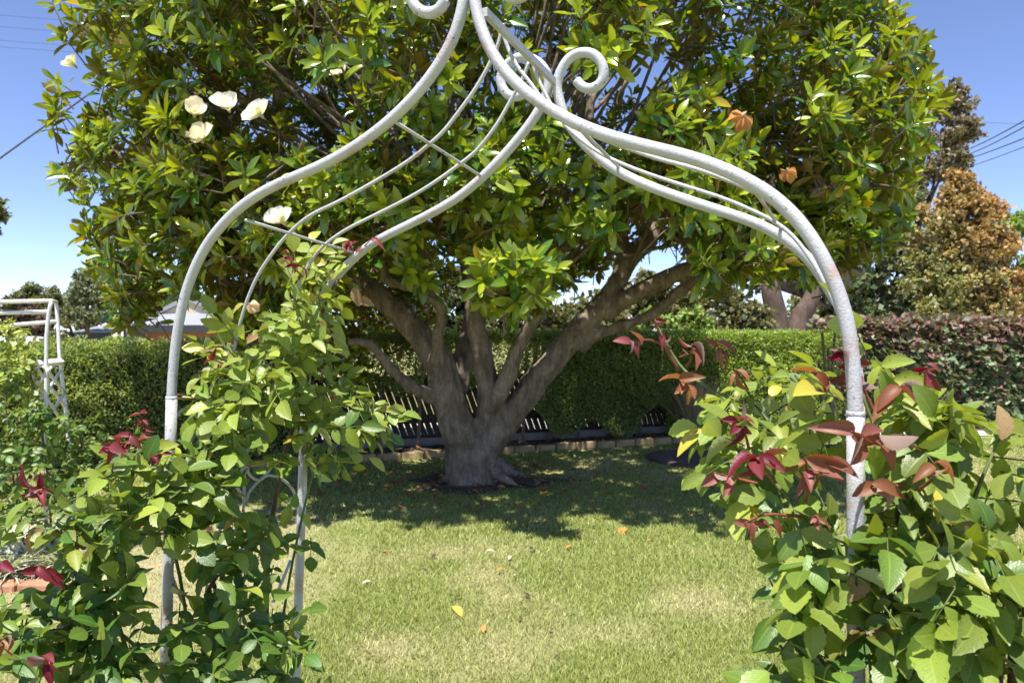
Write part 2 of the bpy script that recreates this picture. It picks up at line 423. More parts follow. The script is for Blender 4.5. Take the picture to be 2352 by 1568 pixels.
def grass_mat():
    t = NT('grass_blade'); at = t.n('Attribute', {'attribute_name': 'tint'}).outputs['Vector']; sx = t.n('SeparateXYZ', Vector=at)
    c = t.mix((.27, .315, .088), (.64, .55, .35), t.math('MULTIPLY', sx.outputs[0], .85))
    br = t.math('MULTIPLY_ADD', sx.outputs[1], .9, .55); c = t.mix(c, t.n('CombineColor', Red=br, Green=br, Blue=br).outputs[0], 1., 'MULTIPLY')
    p = t.n('BsdfPrincipled', Base_Color=c, Roughness=.55, Specular_IOR_Level=.3)
    tr = t.n('BsdfTranslucent', Color=t.mix(c, (1.5, 1.5, .7), 1., 'MULTIPLY'))
    return t.done(t.n('MixShader', i0=.3, i1=p.outputs[0], i2=tr.outputs[0]).outputs[0])
M['grass'] = grass_mat()
def grass(n):
    d = 1.9 * (9.8 / 1.9) ** R_(0, 1, n) ; x = R_(-1, 1, n) * (.82 * d + .8) + .1
    dr = dryness(x, d); soil = (x < -1.0) & (d < 6)
    keep = (d < edge_y(x) - .02) & (R_(0, 1, n) > dr * .35 + soil * .5)
    tr = np.hypot((x + .35) / 1.35, (d - 6.9) / .8); keep &= R_(0, 1, n) < np.clip(tr - .35, 0, 1)
    nr = np.clip((edge_y(x) - d) / .7, 0, 1); keep &= R_(0, 1, n) < nr + .25
    x, d, dr = x[keep], d[keep], dr[keep]; n = len(x)
    lush = np.clip(1 - dr * 1.6, 0, 1)
    h = R_(.010, .024, n) * (1 + lush * .6); w = (.0013 + .0006 * d) * R_(.8, 1.4, n)
    a = R_(0, 2 * np.pi, n); lean = np.stack([np.cos(a), np.sin(a)], -1) * (h * R_(.2, 1.1, n))[:, None]
    b = R_(0, 2 * np.pi, n); sd = np.stack([np.cos(b), np.sin(b), 0 * b], -1) * w[:, None]
    P = np.c_[x, d, (fnoise(x, d, .5) - .5) * .012 - .002]; tip = P + np.c_[lean, h]
    V = np.stack([P - sd, P + sd, tip], 1).reshape(-1, 3); T = np.arange(3 * n).reshape(-1, 3)
    tx = np.clip(dr * .95 + rng.normal(0, .2, n), 0, 1); ty = np.clip(rng.normal(.5, .2, n) + .1 * lush, 0, 1)
    o = link('grass', mesh('grass', V, T, M['grass'], False, np.repeat(np.c_[tx, ty, ty * 0], 3, 0)), stuff=True)
    tag(o, 'short mown green and straw coloured lawn grass', 'grass')
grass(620000)

# garden bed behind the stone edging
def strip(name, x0, x1, y0, y1, z, mat, n=40):
    xs = np.linspace(x0, x1, n); a, b = edge_y(xs) + y0, edge_y(xs) + y1
    V = np.vstack([np.c_[xs, a, np.full(n, z)], np.c_[xs, b, np.full(n, z)]]); i = np.arange(n - 1)
    return struct(link(name, mesh(name, V, np.stack([i, i + 1, i + n + 1, i + n], -1), mat)))
strip('garden_bed', -9, 5.2, .06, 1.1, .06, M['soil'])
strip('footpath', -14, 14, 1.25, 4.2, -.012, M['path'])
struct(link('paving', mesh('paving', [[4.4, 10.05, .012], [14, 10.05, .012], [14, 10.55, .012], [4.4, 10.55, .012]], [[0, 1, 2, 3]], M['path'])))
struct(link('hedge_bed', mesh('hedge_bed', [[4.6, 10.56, .02], [14, 10.56, .02], [14, 13, .02], [4.6, 13, .02]], [[0, 1, 2, 3]], M['soil'])))
# bare earth ring under the magnolia
TB = D(1085, 1108, 6.9); TB[2] = 0
a = np.linspace(0, 2 * np.pi, 40, endpoint=False); rr = 1 + .25 * np.sin(a * 3 + 1) + .15 * np.sin(a * 7)
V = np.vstack([[[TB[0] + .08, TB[1] + .05, .06]], np.c_[TB[0] + .08 + .72 * rr * np.cos(a), TB[1] + .0 + .42 * rr * np.sin(a), np.full(40, .001)]])
struct(link('bare_earth', mesh('bare_earth', V, [[0, 1 + i, 1 + (i + 1) % 40] for i in range(40)], M['soil'], True)))

n = 1500; x = R_(-5, 4.6, n); y = edge_y(x) + R_(.08, .8, n); z = np.full(n, .065)
k = rng.random(n) < .42; a = R_(0, 6.28, n); rr = np.abs(rng.normal(0, 1, n)); x[k] = (TB[0] + .05 + 1.1 * rr * np.cos(a))[k]; y[k] = (TB[1] + .1 + .7 * rr * np.sin(a))[k]; z[k] = .03
ok = ~k | (y < edge_y(x) - .06); n = ok.sum(); a = R_(0, 6.28, n)
V, Q, U, T = batch([leaf_shape(3, .42, .5, .5, .2), leaf_shape(3, .5, .5, .2, -.3)], rng.integers(0, 2, n), np.c_[x, y, z][ok], frames(np.c_[np.cos(a), np.sin(a), R_(-.1, .2, n)], np.c_[rng.normal(0, .35, (n, 2)), np.ones(n)]), R_(.035, .10, n), np.c_[R_(0, 1, n), R_(.2, .8, n), (R_(0, 1, n) < .4) * .8])
tag(link('leaf_litter', mesh('leaf_litter', V, Q, M['litter'], True, T, U), stuff=True), 'brown and orange leaf litter under the tree and in the bed', 'leaf litter')

# ------------------------------------------------------------------ edging, fence
ed = thing('garden_edging', 'low pale stone block edging along the bed behind the tree', 'edging', (0, 8.62, 0))
x = -6.6; k = 0; rz = math.atan(.338)
blk = [Bag().box((0, 0, 0), (L, .1, .095), 0, .012).mesh('block', M['block'], False) for L in (.27, .28, .262)]
while x < 4.6:
    Mx = Matrix.Translation((x, float(edge_y(x)), .043 + R_(-.01, .008))) @ Matrix.Rotation(rz + R_(-.02, .02), 4, 'Z') @ Matrix.Rotation(R_(-.02, .02), 4, 'X')
    link('block', blk[k % 3], ed, Mx); x += .285 * math.cos(rz); k += 1

fx0, fx1 = -3.0, 3.2
fen = thing('slatted_fence', 'low dark fence of slanting boards behind the magnolia trunk', 'fence', (0, 9.4, 0))
def fy(x): return float(edge_y(x)) + .62
sl = Bag().box((0, 0, 0), (.0725, .018, .8)).mesh('slat', M['fence'])
x = fx0
while x < fx1:
    link('slat', sl, fen, Matrix.Translation((x, fy(x), .55)) @ Matrix.Rotation(rz, 4, 'Z') @ Matrix.Rotation(math.radians(-20), 4, 'Y')); x += .083
for zc, hh in ((.40, .11), (.93, .07), (.17, .04)):
    Bag().box(((fx0 + fx1) / 2, fy((fx0 + fx1) / 2) + .03, zc), ((fx1 - fx0) / math.cos(rz), .035, hh), rz).put('rail', M['fence'], fen)
for x in np.linspace(fx0, fx1, 4): Bag().box((x, fy(x) + .085, .5), (.08, .07, 1.0), rz, .004).put('post', M['fence'], fen)
Bag().box(((fx0 + fx1) / 2, fy((fx0 + fx1) / 2) - .02, .085), ((fx1 - fx0) / math.cos(rz), .07, .15), rz, .006).put('plinth', M['plinth'], fen)

# round cover in the lawn
def cover_mat():
    t = NT('brown_cover'); ob = t.n('TexCoord').outputs['Object']
    br = t.n('TexBrick', Vector=ob, Scale=9., Mortar_Size=.03, Color1=(.10, .06, .045, 1), Color2=(.14, .085, .06, 1), Mortar=(.05, .035, .03, 1))
    p = t.n('BsdfPrincipled', Base_Color=br.outputs[0], Roughness=.85); t.t.links.new(t.bump(br.outputs[1], -.5, .01), p.inputs['Normal']); return t.done(p.outputs[0])
M['cover'] = cover_mat()
c = D(1590, 1056, 8.15); ang = np.linspace(0, 2 * np.pi, 40, endpoint=False)
prof = [(0, .03), (.5, .03), (.53, .026), (.545, .005), (.545, -.02)]
V = [[0, 0, .03]] + [[r * math.cos(t), r * math.sin(t), z] for r, z in prof[1:] for t in ang]
Q = [[1 + r * 40 + j, 1 + r * 40 + (j + 1) % 40, 1 + (r + 1) * 40 + (j + 1) % 40, 1 + (r + 1) * 40 + j] for r in range(3) for j in range(40)]
o = link('drain_cover', mesh('drain_cover', V, [Q, [[0, 1 + (j + 1) % 40, 1 + j][::-1] for j in range(40)]], M['cover']), M=Matrix.Translation((c[0], c[1], .012)))
tag(o, 'round dark brown cover lying in the lawn beside the stone edging', 'cover')

# ------------------------------------------------------------------ hedges
def leaf2(w=.5, z=.12):     # small folded leaf, two triangles a side
    V = np.array([[0, 0, 0], [w / 2, .5, z], [0, 1, -.05], [-w / 2, .5, z]]); return V, np.array([[0, 1, 2, 3]]), np.array([[.5, 0], [1, .5], [.5, 1], [0, .5]])
SM = [leaf2(.45), leaf2(.6, .2), leaf2(.38, .05)]

def hedge(name, label, x0, x1, yf, depth, h, n, size, mat, zmin=None, bumpy=.06, special=.1, core=True, up=.35):
    base = ((x0 + x1) / 2, float(yf((x0 + x1) / 2)), 0); t = thing(name, label, 'hedge', base)
    if zmin is None: zmin = lambda x: 0 * x + .05
    u = R_(0, 1, n); x = R_(x0, x1, n); fr = u < .62
    top = (u >= .62) & (u < .86)
    z = np.where(top, h, zmin(x) + (h - zmin(x)) * R_(0, 1, n)); s = np.where(fr, 0., np.where(top, R_(0, 1, n), 1.))
    nz = fnoise(x * 1.0 + z * .7, z + s * 3, .35) - .5
    dep = np.abs(rng.normal(0, .07, n))
    y = yf(x) + s * depth + np.where(fr, dep - nz * bumpy * 2, np.where(top, 0, -dep)); zz = z + np.where(top, nz * bumpy * 2 - dep, 0)
    edge = np.clip((h - z) / .12, 0, 1); y += np.where(fr, (1 - edge) * .06, 0)
    P = np.c_[x, y, zz]
    out = np.where(top[:, None], [[0, 0, 1.]], np.where(fr[:, None], [[.1, -1., .25]], [[0, 1., .3]]))
    ax = unit(out * .6 + rng.normal(0, .6, (n, 3)) + [0, 0, up]); nm = unit(out * .7 + [0, 0, .5] + rng.normal(0, .55, (n, 3)))
    tint = np.c_[np.clip(rng.normal(.45, .25, n) + nz * .6, 0, 1), np.clip(rng.normal(.5, .2, n), 0, 1), (R_(0, 1, n) < special * (1 if special < .3 else .4 + 1.6 * np.clip(z / h, 0, 1) ** 3)) * R_(.3, 1, n)]
    leaves_stuff('foliage', SM, rng.integers(0, 3, n), P, frames(ax, nm), size * R_(.7, 1.35, n), tint, mat, t)
    if core:
        xs = np.linspace(x0 + .1, x1 - .1, 30); zl = np.maximum(zmin(xs), .02) + .1; V = []
        for xx, z0 in zip(xs, zl):
            y0 = float(yf(xx)) + .17; y1 = float(yf(xx)) + depth - .15; V += [[xx, y0, z0], [xx, y0, h - .12], [xx, y1, h - .12], [xx, y1, z0]]
        Q = [[i * 4 + j, i * 4 + (j + 1) % 4, (i + 1) * 4 + (j + 1) % 4, (i + 1) * 4 + j] for i in range(29) for j in range(4)] + [[0, 1, 2, 3], [119, 118, 117, 116]]
        link('dark_core', mesh('dark_core', V, Q, M['core']), t)  # solid dark box added inside the hedge to block light
    for xx in np.arange(x0 + .2, x1, .45):
        b = np.array([xx, float(yf(xx)) + depth / 2, 0]); zt = max(float(zmin(np.array([xx]))[0]) + .3, .4)
        Bag().tube(curve([b, b + [R_(-.06, .06), R_(-.05, .05), zt * .5], b + [R_(-.12, .12), 0, zt]], 3), [.022] * 7, 6).put('stem', M['twig'], t)
    return t

hy = lambda x: edge_y(x) + .30
hedge('clipped_hedge', 'clipped green hedge in front of the brick house, half shaded by the tree', -6.4, -2.35, lambda x: edge_y(x) + .12, .75, 1.39, 52000, .038, M['hedge'], bumpy=.16)
hedge('clipped_hedge', 'thin-bottomed dark hedge above the slanting fence behind the magnolia trunk', -2.3, .35, hy, .3, 1.50, 26000, .036, M['hedge'], zmin=lambda x: .82 + .12 * np.sin(x * 5) + .1 * np.sin(x * 11), core=False, bumpy=.12)
hedge('clipped_hedge', 'shaggy green hedge right of the trunk growing through the fence', .3, 2.25, hy, .42, 1.52, 38000, .036, M['hedge'], zmin=lambda x: .24 + .16 * np.sin(x * 7) + .12 * np.sin(x * 3 + 1), bumpy=.1)
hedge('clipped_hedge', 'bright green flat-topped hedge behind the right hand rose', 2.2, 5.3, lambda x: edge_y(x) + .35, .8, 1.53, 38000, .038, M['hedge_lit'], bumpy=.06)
RL = [(lambda: (np.array([[0, 0, 0], [.32, .18, .05], [.42, .55, .08], [0, 1, 0], [-.42, .55, .08], [-.32, .18, .05]]), np.array([[0, 1, 2, 3], [0, 3, 4, 5]]), np.zeros((6, 2))))()] * 3
_sm = SM; SM = RL
hedge('copper_leaf_hedge', 'tall hedge of round green and bronze leaves at the right edge', 5.15, 11.5, lambda x: 10.75 + 0 * np.asarray(x), 1.0, 1.70, 22000, .105, M['copper'], bumpy=.16, special=.55, up=-.5)
SM = _sm

# ------------------------------------------------------------------ front rose arch
K = 2352 / 2560.
NL, NR = (-.79, 1.58), (.51, 1.016); DV = (.19, .36)
FL, FR = (NL[0] + DV[0], NL[1] + DV[1]), (NR[0] + DV[0], NR[1] + DV[1])
def pl(pts, s, full=False):
    k = K if full else 1.
    A = (NL[0] + DV[0] * s, NL[1] + DV[1] * s); B = (NR[0] + DV[0] * s, NR[1] + DV[1] * s)
    return np.array([on_plane(p[0] * k, p[1] * k, A, B) for p in pts])
arch = thing('rose_arch', 'white painted metal garden arch with scrolled onion top in the foreground', 'garden arch', (-.05, 1.48, 0))
TR = .0128
def smoothed(P, it=6):
    P = P.copy()
    for _ in range(it): P[1:-1] = .5 * P[1:-1] + .25 * (P[:-2] + P[2:])
    return P
def pipe(name, P, r, par=arch, mat='paint', n=14, k=5, it=6): return Bag().tube(smoothed(curve(P, k), it), r, n).put(name, M[mat], par, True)
def post(top, foot): Bag().tube(curve([foot, top], 12), TR * .985, 14).put('post', M['paint'], arch, True); t = unit(top - foot); Bag().tube(np.array([top - t * .006, top - t * .003, top + t * .003]), [TR * .9, TR * 1.03, TR * 1.0], 14).put('joint_ring', M['paint'], arch, True)

n_left = [(394, 912), (396, 870), (402, 800), (411, 740), (424, 680), (443, 625), (470, 570), (505, 522), (550, 477), (602, 441), (660, 413), (720, 388), (780, 358), (840, 320), (900, 273), (958, 215), (1004, 155), (1038, 95), (1057, 40), (1066, -5),
          (1066, -50), (1050, -92), (1015, -112), (975, -104), (945, -70), (938, -25), (952, 15), (982, 32), (1010, 22), (1022, 0)]
n_right = [(1965, 948), (1963, 900), (1958, 830), (1950, 765), (1935, 700), (1912, 637), (1884, 580), (1850, 527), (1809, 480), (1760, 440), (1700, 406), (1640, 380), (1570, 357), (1500, 340), (1430, 322), (1360, 299), (1300, 272), (1250, 242), (1205, 209), (1165, 170), (1135, 130), (1113, 85), (1098, 40), (1090, -5),
           (1092, -50), (1108, -95), (1145, -118), (1188, -112), (1218, -80), (1222, -40), (1202, -8), (1172, -6), (1152, -25)]
f_left = [(762, 1030), (768, 900), (776, 828), (800, 751), (838, 697), (871, 659), (914, 620), (958, 593), (1023, 561), (1088, 528), (1143, 495), (1197, 452), (1252, 397), (1295, 348), (1333, 299), (1355, 261), (1370, 225), (1370, 190), (1351, 159), (1324, 145), (1300, 143), (1277, 153), (1259, 173), (1251, 196), (1256, 220), (1271, 238), (1289, 243), (1308, 236), (1318, 222)]
f_right = [(2146, 960), (2138, 900), (2124, 820), (2104, 772), (2081, 736), (2054, 690), (2019, 644), (1970, 602), (1912, 568), (1855, 545), (1778, 520), (1702, 495), (1629, 468), (1568, 441), (1514, 409), (1468, 368), (1436, 332), (1413, 296), (1400, 256), (1393, 226), (1394, 202), (1402, 178), (1417, 152), (1440, 135), (1464, 131), (1488, 138), (1506, 161), (1510, 187), (1500, 211), (1476, 223), (1455, 217), (1442, 202)]
for pts, s, full, foot in ((n_left, 0, False, (-.815, 1.575)), (n_right, 0, False, (.512, 1.012)), (f_left, 1, True, (-.635, 1.945)), (f_right, 1, True, (.70, 1.376))):
    P = pl(pts, s, full); pipe('hoop', P, TR * (.86 if not full else .92)); post(P[0], np.array([foot[0], foot[1], -.02]))
rods = [((1253, 83), (1244, 116), (1229, 149), (1208, 190), (1182, 232), (1149, 277), (1113, 324), (1071, 363), (1000, 417), (855, 500), (775, 538), (721, 584), (683, 630), (645, 687), (618, 749), (603, 798), (591, 844), (582, 902), (578, 1000)),
        ((1322, 156), (1310, 190), (1292, 223), (1274, 256), (1247, 304), (1220, 342), (1190, 378), (1149, 411), (1071, 466), (997, 508), (920, 546), (867, 573), (817, 607), (783, 645), (755, 695), (730, 770), (715, 860), (708, 1000)),
        ((1257, 83), (1274, 131), (1298, 173), (1324, 205), (1360, 255), (1400, 294), (1445, 323), (1530, 357), (1644, 397), (1740, 422), (1836, 457), (1912, 495), (1958, 533), (2008, 587), (2046, 642), (2078, 700), (2104, 770), (2120, 860), (2130, 960)),
        ((1329, 152), (1342, 190), (1366, 240), (1403, 303), (1453, 350), (1514, 391), (1606, 430), (1721, 468), (1817, 499), (1920, 545), (1970, 579), (2008, 621), (2050, 686), (2088, 763), (2108, 830), (2126, 960))]
for i, r in enumerate(rods): pipe('rod', pl(r, .35 if i % 2 == 0 else .7, True), .0042, n=8, it=3)
for a, b in (((985, 303), (1205, 442)), ((614, 550), (885, 632)), ((1449, 322), (1547, 418)), ((1889, 480), (1952, 571))):
    P = np.array([pl([a], 0, True)[0], pl([b], 1, True)[0]]); Bag().tube(curve(P, 4), .0036, 6).put('crossbar', M['paint'], arch, True)
A_, B_ = pl([(1212, 30)], .02, True)[0], pl([(1386, 205)], .98, True)[0]
dv = B_ - A_; L = np.linalg.norm(dv); up = np.array([0, 0, 1.])
sd = unit(np.cross(dv, up)); w2 = unit(np.cross(sd, dv))
V = [A_ + dv * t + sd * a * .005 + w2 * b * .008 for t in (0, 1) for a, b in ((-1, -1), (1, -1), (1, 1), (-1, 1))]
link('bracket_bar', mesh('bracket_bar', V, [[0, 3, 2, 1], [4, 5, 6, 7], [0, 1, 5, 4], [1, 2, 6, 5], [2, 3, 7, 6], [3, 0, 4, 7]], M['paint']), arch)
for t in (.03, .86):
    c = A_ + dv * t + sd * -.008 + w2 * .006
    Bag().tube(np.array([c - sd * .004, c + sd * -.012]), .0075, 6).tube(np.array([c - sd * .012, c - sd * .018]), .004, 8).put('bolt', M['bolt'], arch)
# scrollwork of the two side panels (traced on the left one, copied to the right one)
scr = [((614, 1130), (610, 1230), (606, 1330), (602, 1480), (598, 1650)), ((615, 1254), (622, 1232), (637, 1212), (662, 1190), (685, 1189), (710, 1200), (733, 1225), (742, 1260)),
       ((613, 1254), (607, 1240), (599, 1228), (586, 1209), (557, 1206), (530, 1222)), ((680, 1165), (656, 1197), (637, 1197), (621, 1181), (616, 1155), (617, 1130), (628, 1110)),
       ((560, 1190), (575, 1202), (588, 1200), (602, 1184), (610, 1155), (608, 1130), (598, 1110)), ((446, 1040), (450, 1028), (462, 1023), (476, 1032), (482, 1048), (476, 1060), (468, 1060), (466, 1053)),
       ((449, 1098), (468, 1102), (490, 1096), (513, 1087)), ((425, 1400), (428, 1430), (438, 1462), (453, 1498), (466, 1515)), ((560, 1450), (570, 1443), (584, 1445), (597, 1457), (603, 1472)),
       ((632, 1432), (618, 1440), (609, 1455), (604, 1472)), ((560, 1455), (545, 1480), (533, 1504), (529, 1530), (537, 1562), (555, 1597)), ((548, 1326), (564, 1335), (584, 1329), (598, 1312))]
for s in scr:
    P = np.array([on_plane(p[0] * K, p[1] * K, NL, FL) for p in s]); pipe('scroll', P, .0036, n=8, it=2)
    q = P.copy(); q[:, 0] += NR[0] - NL[0]; q[:, 1] += NR[1] - NL[1]; pipe('scroll', q, .0036, n=8, it=2)
for a, b in (((727, 1400), (683, 1505)), ((740, 1560), (705, 1620))):
    P = np.array([on_plane(p[0] * K, p[1] * K, NL, FL) for p in (a, b)]); pipe('strut', P, .0045, n=8)

# ------------------------------------------------------------------ roses
RT = [leaf_shape(12, .60, .50, .30, .22, .07, pw=.8), leaf_shape(12, .55, .48, .5, .35, .07, .2, pw=.8), leaf_shape(12, .64, .5, .15, .10, .07, -.15, pw=.8), leaf_shape(12, .52, .46, .7, .15, .07, pw=.8)]
RLO = [leaf_shape(8, .60, .50, .30, .22, pw=.8), leaf_shape(8, .55, .48, .5, .35, pw=.8), leaf_shape(8, .64, .5, .15, .10, pw=.8), leaf_shape(8, .52, .46, .7, .15, pw=.8)]
RR = [leaf_shape(12, .46, .46, .9, .55, .03, pw=.85), leaf_shape(12, .42, .45, 1.3, .75, .03, .3, pw=.85), leaf_shape(12, .52, .48, .6, .3, .03, -.3, pw=.85), leaf_shape(12, .48, .46, 1.0, .1, .03, pw=.85)]

def compound(P, dirv, nrm, size, nleaf=5):
    """leaflets of many compound leaves: one at the end, the others in pairs along the stalk"""
    n = len(P); y = unit(dirv); z = unit(nrm - (nrm * y).sum(-1, keepdims=True) * y); x = np.cross(y, z)
    O, A, N, S, stalks = [], [], [], [], []
    L = size * 1.7
    for t, side in ((1., 0), (.62, -1), (.62, 1), (.25, -1), (.25, 1))[:nleaf]:
        o = P + y * (L * t)[:, None] - z * (L * t * t * .12)[:, None]
        ang = np.where(side == 0, 0., side * R_(.9, 1.35, n)) + rng.normal(0, .15, n)
        ax = y * np.cos(ang)[:, None] + x * np.sin(ang)[:, None] - z * R_(0, .35, n)[:, None]
        nn = z + x * (rng.normal(0, .3, n) - side * .15)[:, None] + y * rng.normal(0, .25, n)[:, None]
        O.append(o); A.append(ax); N.append(nn); S.append(size * R_(.8, 1.1, n) * (1.08 if side == 0 else (1. if t > .5 else .78)))
    for i in range(n): stalks.append((P[i], P[i] + y[i] * L[i] * .55 - z[i] * L[i] * .03, P[i] + y[i] * L[i] - z[i] * L[i] * .12))
    return np.vstack(O), np.vstack(A), np.vstack(N), np.concatenate(S), stalks

def rose(name, label, base, blobs, axis_pts, per, size, seeds, red, canes, dry=(), keepout=None, nobj=300, yellow=.5, outw=.6, hi_y=None, obj=True, thin=.0012):
    t = thing(name, label, 'rose', base)
    Ps, Ds, Ns, Sz, Hy = [], [], [], [], []
    ap = np.array(axis_pts, float)
    for (px, py, d, r, *k) in blobs:
        n = int((k[0] if k else 1.) * per); c = D(px, py, d)
        u = unit(rng.normal(0, 1, (n, 3))); P = c + u * (r * R_(.25, 1., n) ** .6)[:, None]
        core = ap[np.argmin(np.linalg.norm(ap[:, None] - P[None], axis=-1), 0)]
        out = unit(P - core) ; o2 = unit(out * .9 + u * .7 + [0, -.25, .1])
        Ps.append(P); Ds.append(unit(o2 * 1. + rng.normal(0, .45, (n, 3)) + [0, 0, -.25])); Ns.append(unit(o2 * outw + [0, -.28, .70] + rng.normal(0, .33, (n, 3))))
        Sz.append(size * R_(.75, 1.2, n)); Hy.append(np.full(n, py))
    P, Dv, N, S = np.vstack(Ps), np.vstack(Ds), np.vstack(Ns), np.concatenate(Sz)
    if keepout is not None:
        k = np.ones(len(P), bool)
        for f in (.3, 1.1, 1.9, 2.6):
            x, y, d = proj(P + Dv * S[:, None] * f)
            for poly in keepout: k &= ~inpoly(x, y, poly)
        P, Dv, N, S = P[k], Dv[k], N[k], S[k]
    O, A, NN, SS, stalks = compound(P, Dv, N, S); n = len(O)
    R = frames(A, NN); which = rng.integers(0, 4, n)
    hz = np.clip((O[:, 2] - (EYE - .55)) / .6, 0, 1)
    tint = np.c_[np.clip(rng.normal(.16, .18, n) + hz * yellow, 0, 1), np.clip(rng.normal(.40, .24, n) + hz * .15, 0, 1), (R_(0, 1, n) < .035 * hz + .004) * R_(.2, .8, n)]  # lower leaves darker: shade from upper ones painted into the tint; upper leaves yellower
    front = pick_front(O + R[:, :, 1] * (SS * .5)[:, None], SS, R, nobj) if obj else np.zeros(n, bool)
    if obj: leaf_objects('leaf', RT, which[front], O[front], R[front], SS[front], tint[front], M['rose'], t, 16)
    b = ~front; leaves_stuff('foliage', RLO, which[b], O[b], R[b], SS[b], tint[b], M['rose'], t)
    bag = Bag()
    for s in stalks: bag.tube(np.array(s), [thin * 1.2, thin, thin * .6], 4)
    bag.put('leaf_stalks', M['cane'], t, True, True)
    for pts, r, m in canes:
        C = smoothed(curve(DD(pts), 6), 2); Bag().tube(C, np.linspace(r, r * .45, len(C)), 7).put('cane', M[m], t, True)
    # young red shoots: (px,py,d, stem foot px,py,d, leaf size, leaves, colour 0 crimson..1 pink-brown, special)
    for (px, py, d, fx, fy_, fd, ls, nl, cx, sp) in red:
        p, f = D(px, py, d * .93), D(fx, fy_, fd * .97); mid = (p + f) / 2 + rng.normal(0, .006, 3)
        Bag().tube(curve([f, mid, p], 5), np.linspace(.0028, .0012, 11), 6).put('shoot', M['shoot'], t, True)
        ax0 = unit(p - f); oo, aa, nn, ss, tt = [], [], [], [], []
        for q in range(nl):
            k = 1 - .5 * (q / max(nl - 1, 1)) * R_(.6, 1.); an = q * 2.4 + R_(-.4, .4)
            rad = np.array([math.cos(an), -.35 + .4 * math.sin(an), .55 * math.sin(an)])
            oo.append(f + (p - f) * k); a_ = unit(ax0 * R_(.1, .7) + rad * R_(.7, 1.1) + [0, 0, R_(-.9, .0)]); aa.append(a_)
            nn.append(unit(np.array([0, -.5, .6]) + rng.normal(0, .6, 3))); ss.append(ls * R_(.42, .82))
            tt.append([np.clip(cx + rng.normal(0, .15), 0, 1), R_(.35, .7), np.clip(sp + rng.normal(0, .12), 0, 1)])
        leaf_objects('young_leaf', RR, rng.integers(0, 4, nl), np.array(oo), frames(np.array(aa), np.array(nn)), np.array(ss), np.array(tt), M['rose_red'], t, 4)
    for (px, py, d, ls, ax) in dry:
        R1 = frames(np.array([unit(np.array(ax, float))]), np.array([[0, -.8, .5]]))
        leaf_objects('withered_leaf', RT, np.array([3]), np.array([D(px, py, d)]), R1, np.array([ls]), np.array([[R_(0, 1), .5, 0]]), M['rose_dry'], t, 1)
    return t

# left bush
LB = [(745, 630, 1.86, .06, 1.), (690, 670, 1.84, .08, 1.5), (750, 710, 1.86, .1, 1.6), (640, 760, 1.78, .08, 1.2), (700, 790, 1.84, .12, 1.6), (570, 835, 1.70, .09, 1.3), (620, 840, 1.74, .08, 1.2), (770, 800, 1.9, .07), (480, 860, 1.64, .05, .6), (700, 880, 1.82, .11), (800, 930, 1.92, .08),
      (600, 910, 1.68, .11), (520, 930, 1.62, .08), (450, 940, 1.6, .05, .5), (760, 1000, 1.9, .09), (680, 1000, 1.78, .12), (560, 1010, 1.64, .11), (470, 1050, 1.6, .09), (640, 1100, 1.74, .13), (540, 1120, 1.64, .11), (740, 1110, 1.86, .08, .7), (430, 1130, 1.55, .09), (730, 1200, 1.85, .07, .7),
      (480, 1190, 1.6, .1), (600, 1220, 1.7, .12), (690, 1260, 1.78, .08, .6), (560, 1310, 1.64, .1, .6), (640, 1380, 1.64, .1), (480, 1330, 1.56, .09, .7), (600, 1470, 1.6, .11), (680, 1470, 1.62, .06, .6), (470, 1450, 1.5, .1), (540, 1530, 1.52, .1),
      (330, 1065, 1.46, .06), (400, 1095, 1.5, .06, .7), (270, 1120, 1.4, .07), (160, 1150, 1.36, .07), (70, 1175, 1.32, .05), (330, 1165, 1.45, .09), (230, 1215, 1.38, .08), (130, 1225, 1.36, .05, .6), (310, 1270, 1.42, .09), (210, 1300, 1.36, .08),
      (70, 1395, 1.3, .05), (270, 1380, 1.38, .09), (360, 1350, 1.44, .08), (190, 1440, 1.35, .06, .8), (290, 1470, 1.38, .09), (360, 1500, 1.42, .09), (60, 1530, 1.22, .05, .7), (200, 1540, 1.3, .07, .7), (330, 1560, 1.38, .1), (450, 1570, 1.46, .1), (620, 1570, 1.55, .1), (700, 1560, 1.6, .05, .5)]
LAX = [(-.72, 1.8, z) for z in np.linspace(0, 1.6, 10)] + [(-.9, 1.5, z) for z in np.linspace(0, 1.05, 8)]
keepL = [[(565, 1085), (640, 1085), (600, 1165), (568, 1165)], [(-300, 700), (375, 700), (375, 1000), (230, 1020), (200, 1090), (-300, 1150)], [(375, 690), (420, 690), (412, 920), (375, 920)], [(560, 480), (640, 480), (600, 760), (545, 760)], [(352, 1225), (402, 1225), (398, 1330), (384, 1560), (340, 1560)], [(372, 920), (412, 920), (410, 1010), (376, 1010)],
         [(680, 1050), (715, 1050), (710, 1130), (684, 1130)], [(672, 1240), (714, 1240), (704, 1400), (664, 1400)], [(664, 1500), (700, 1500), (700, 1568), (664, 1568)],
         [(800, 560), (2352, 560), (2352, 880), (810, 880)], [(0, 1240), (130, 1240), (120, 1345), (0, 1345)], [(720, 1120), (1500, 1120), (1500, 1568), (745, 1568)]]
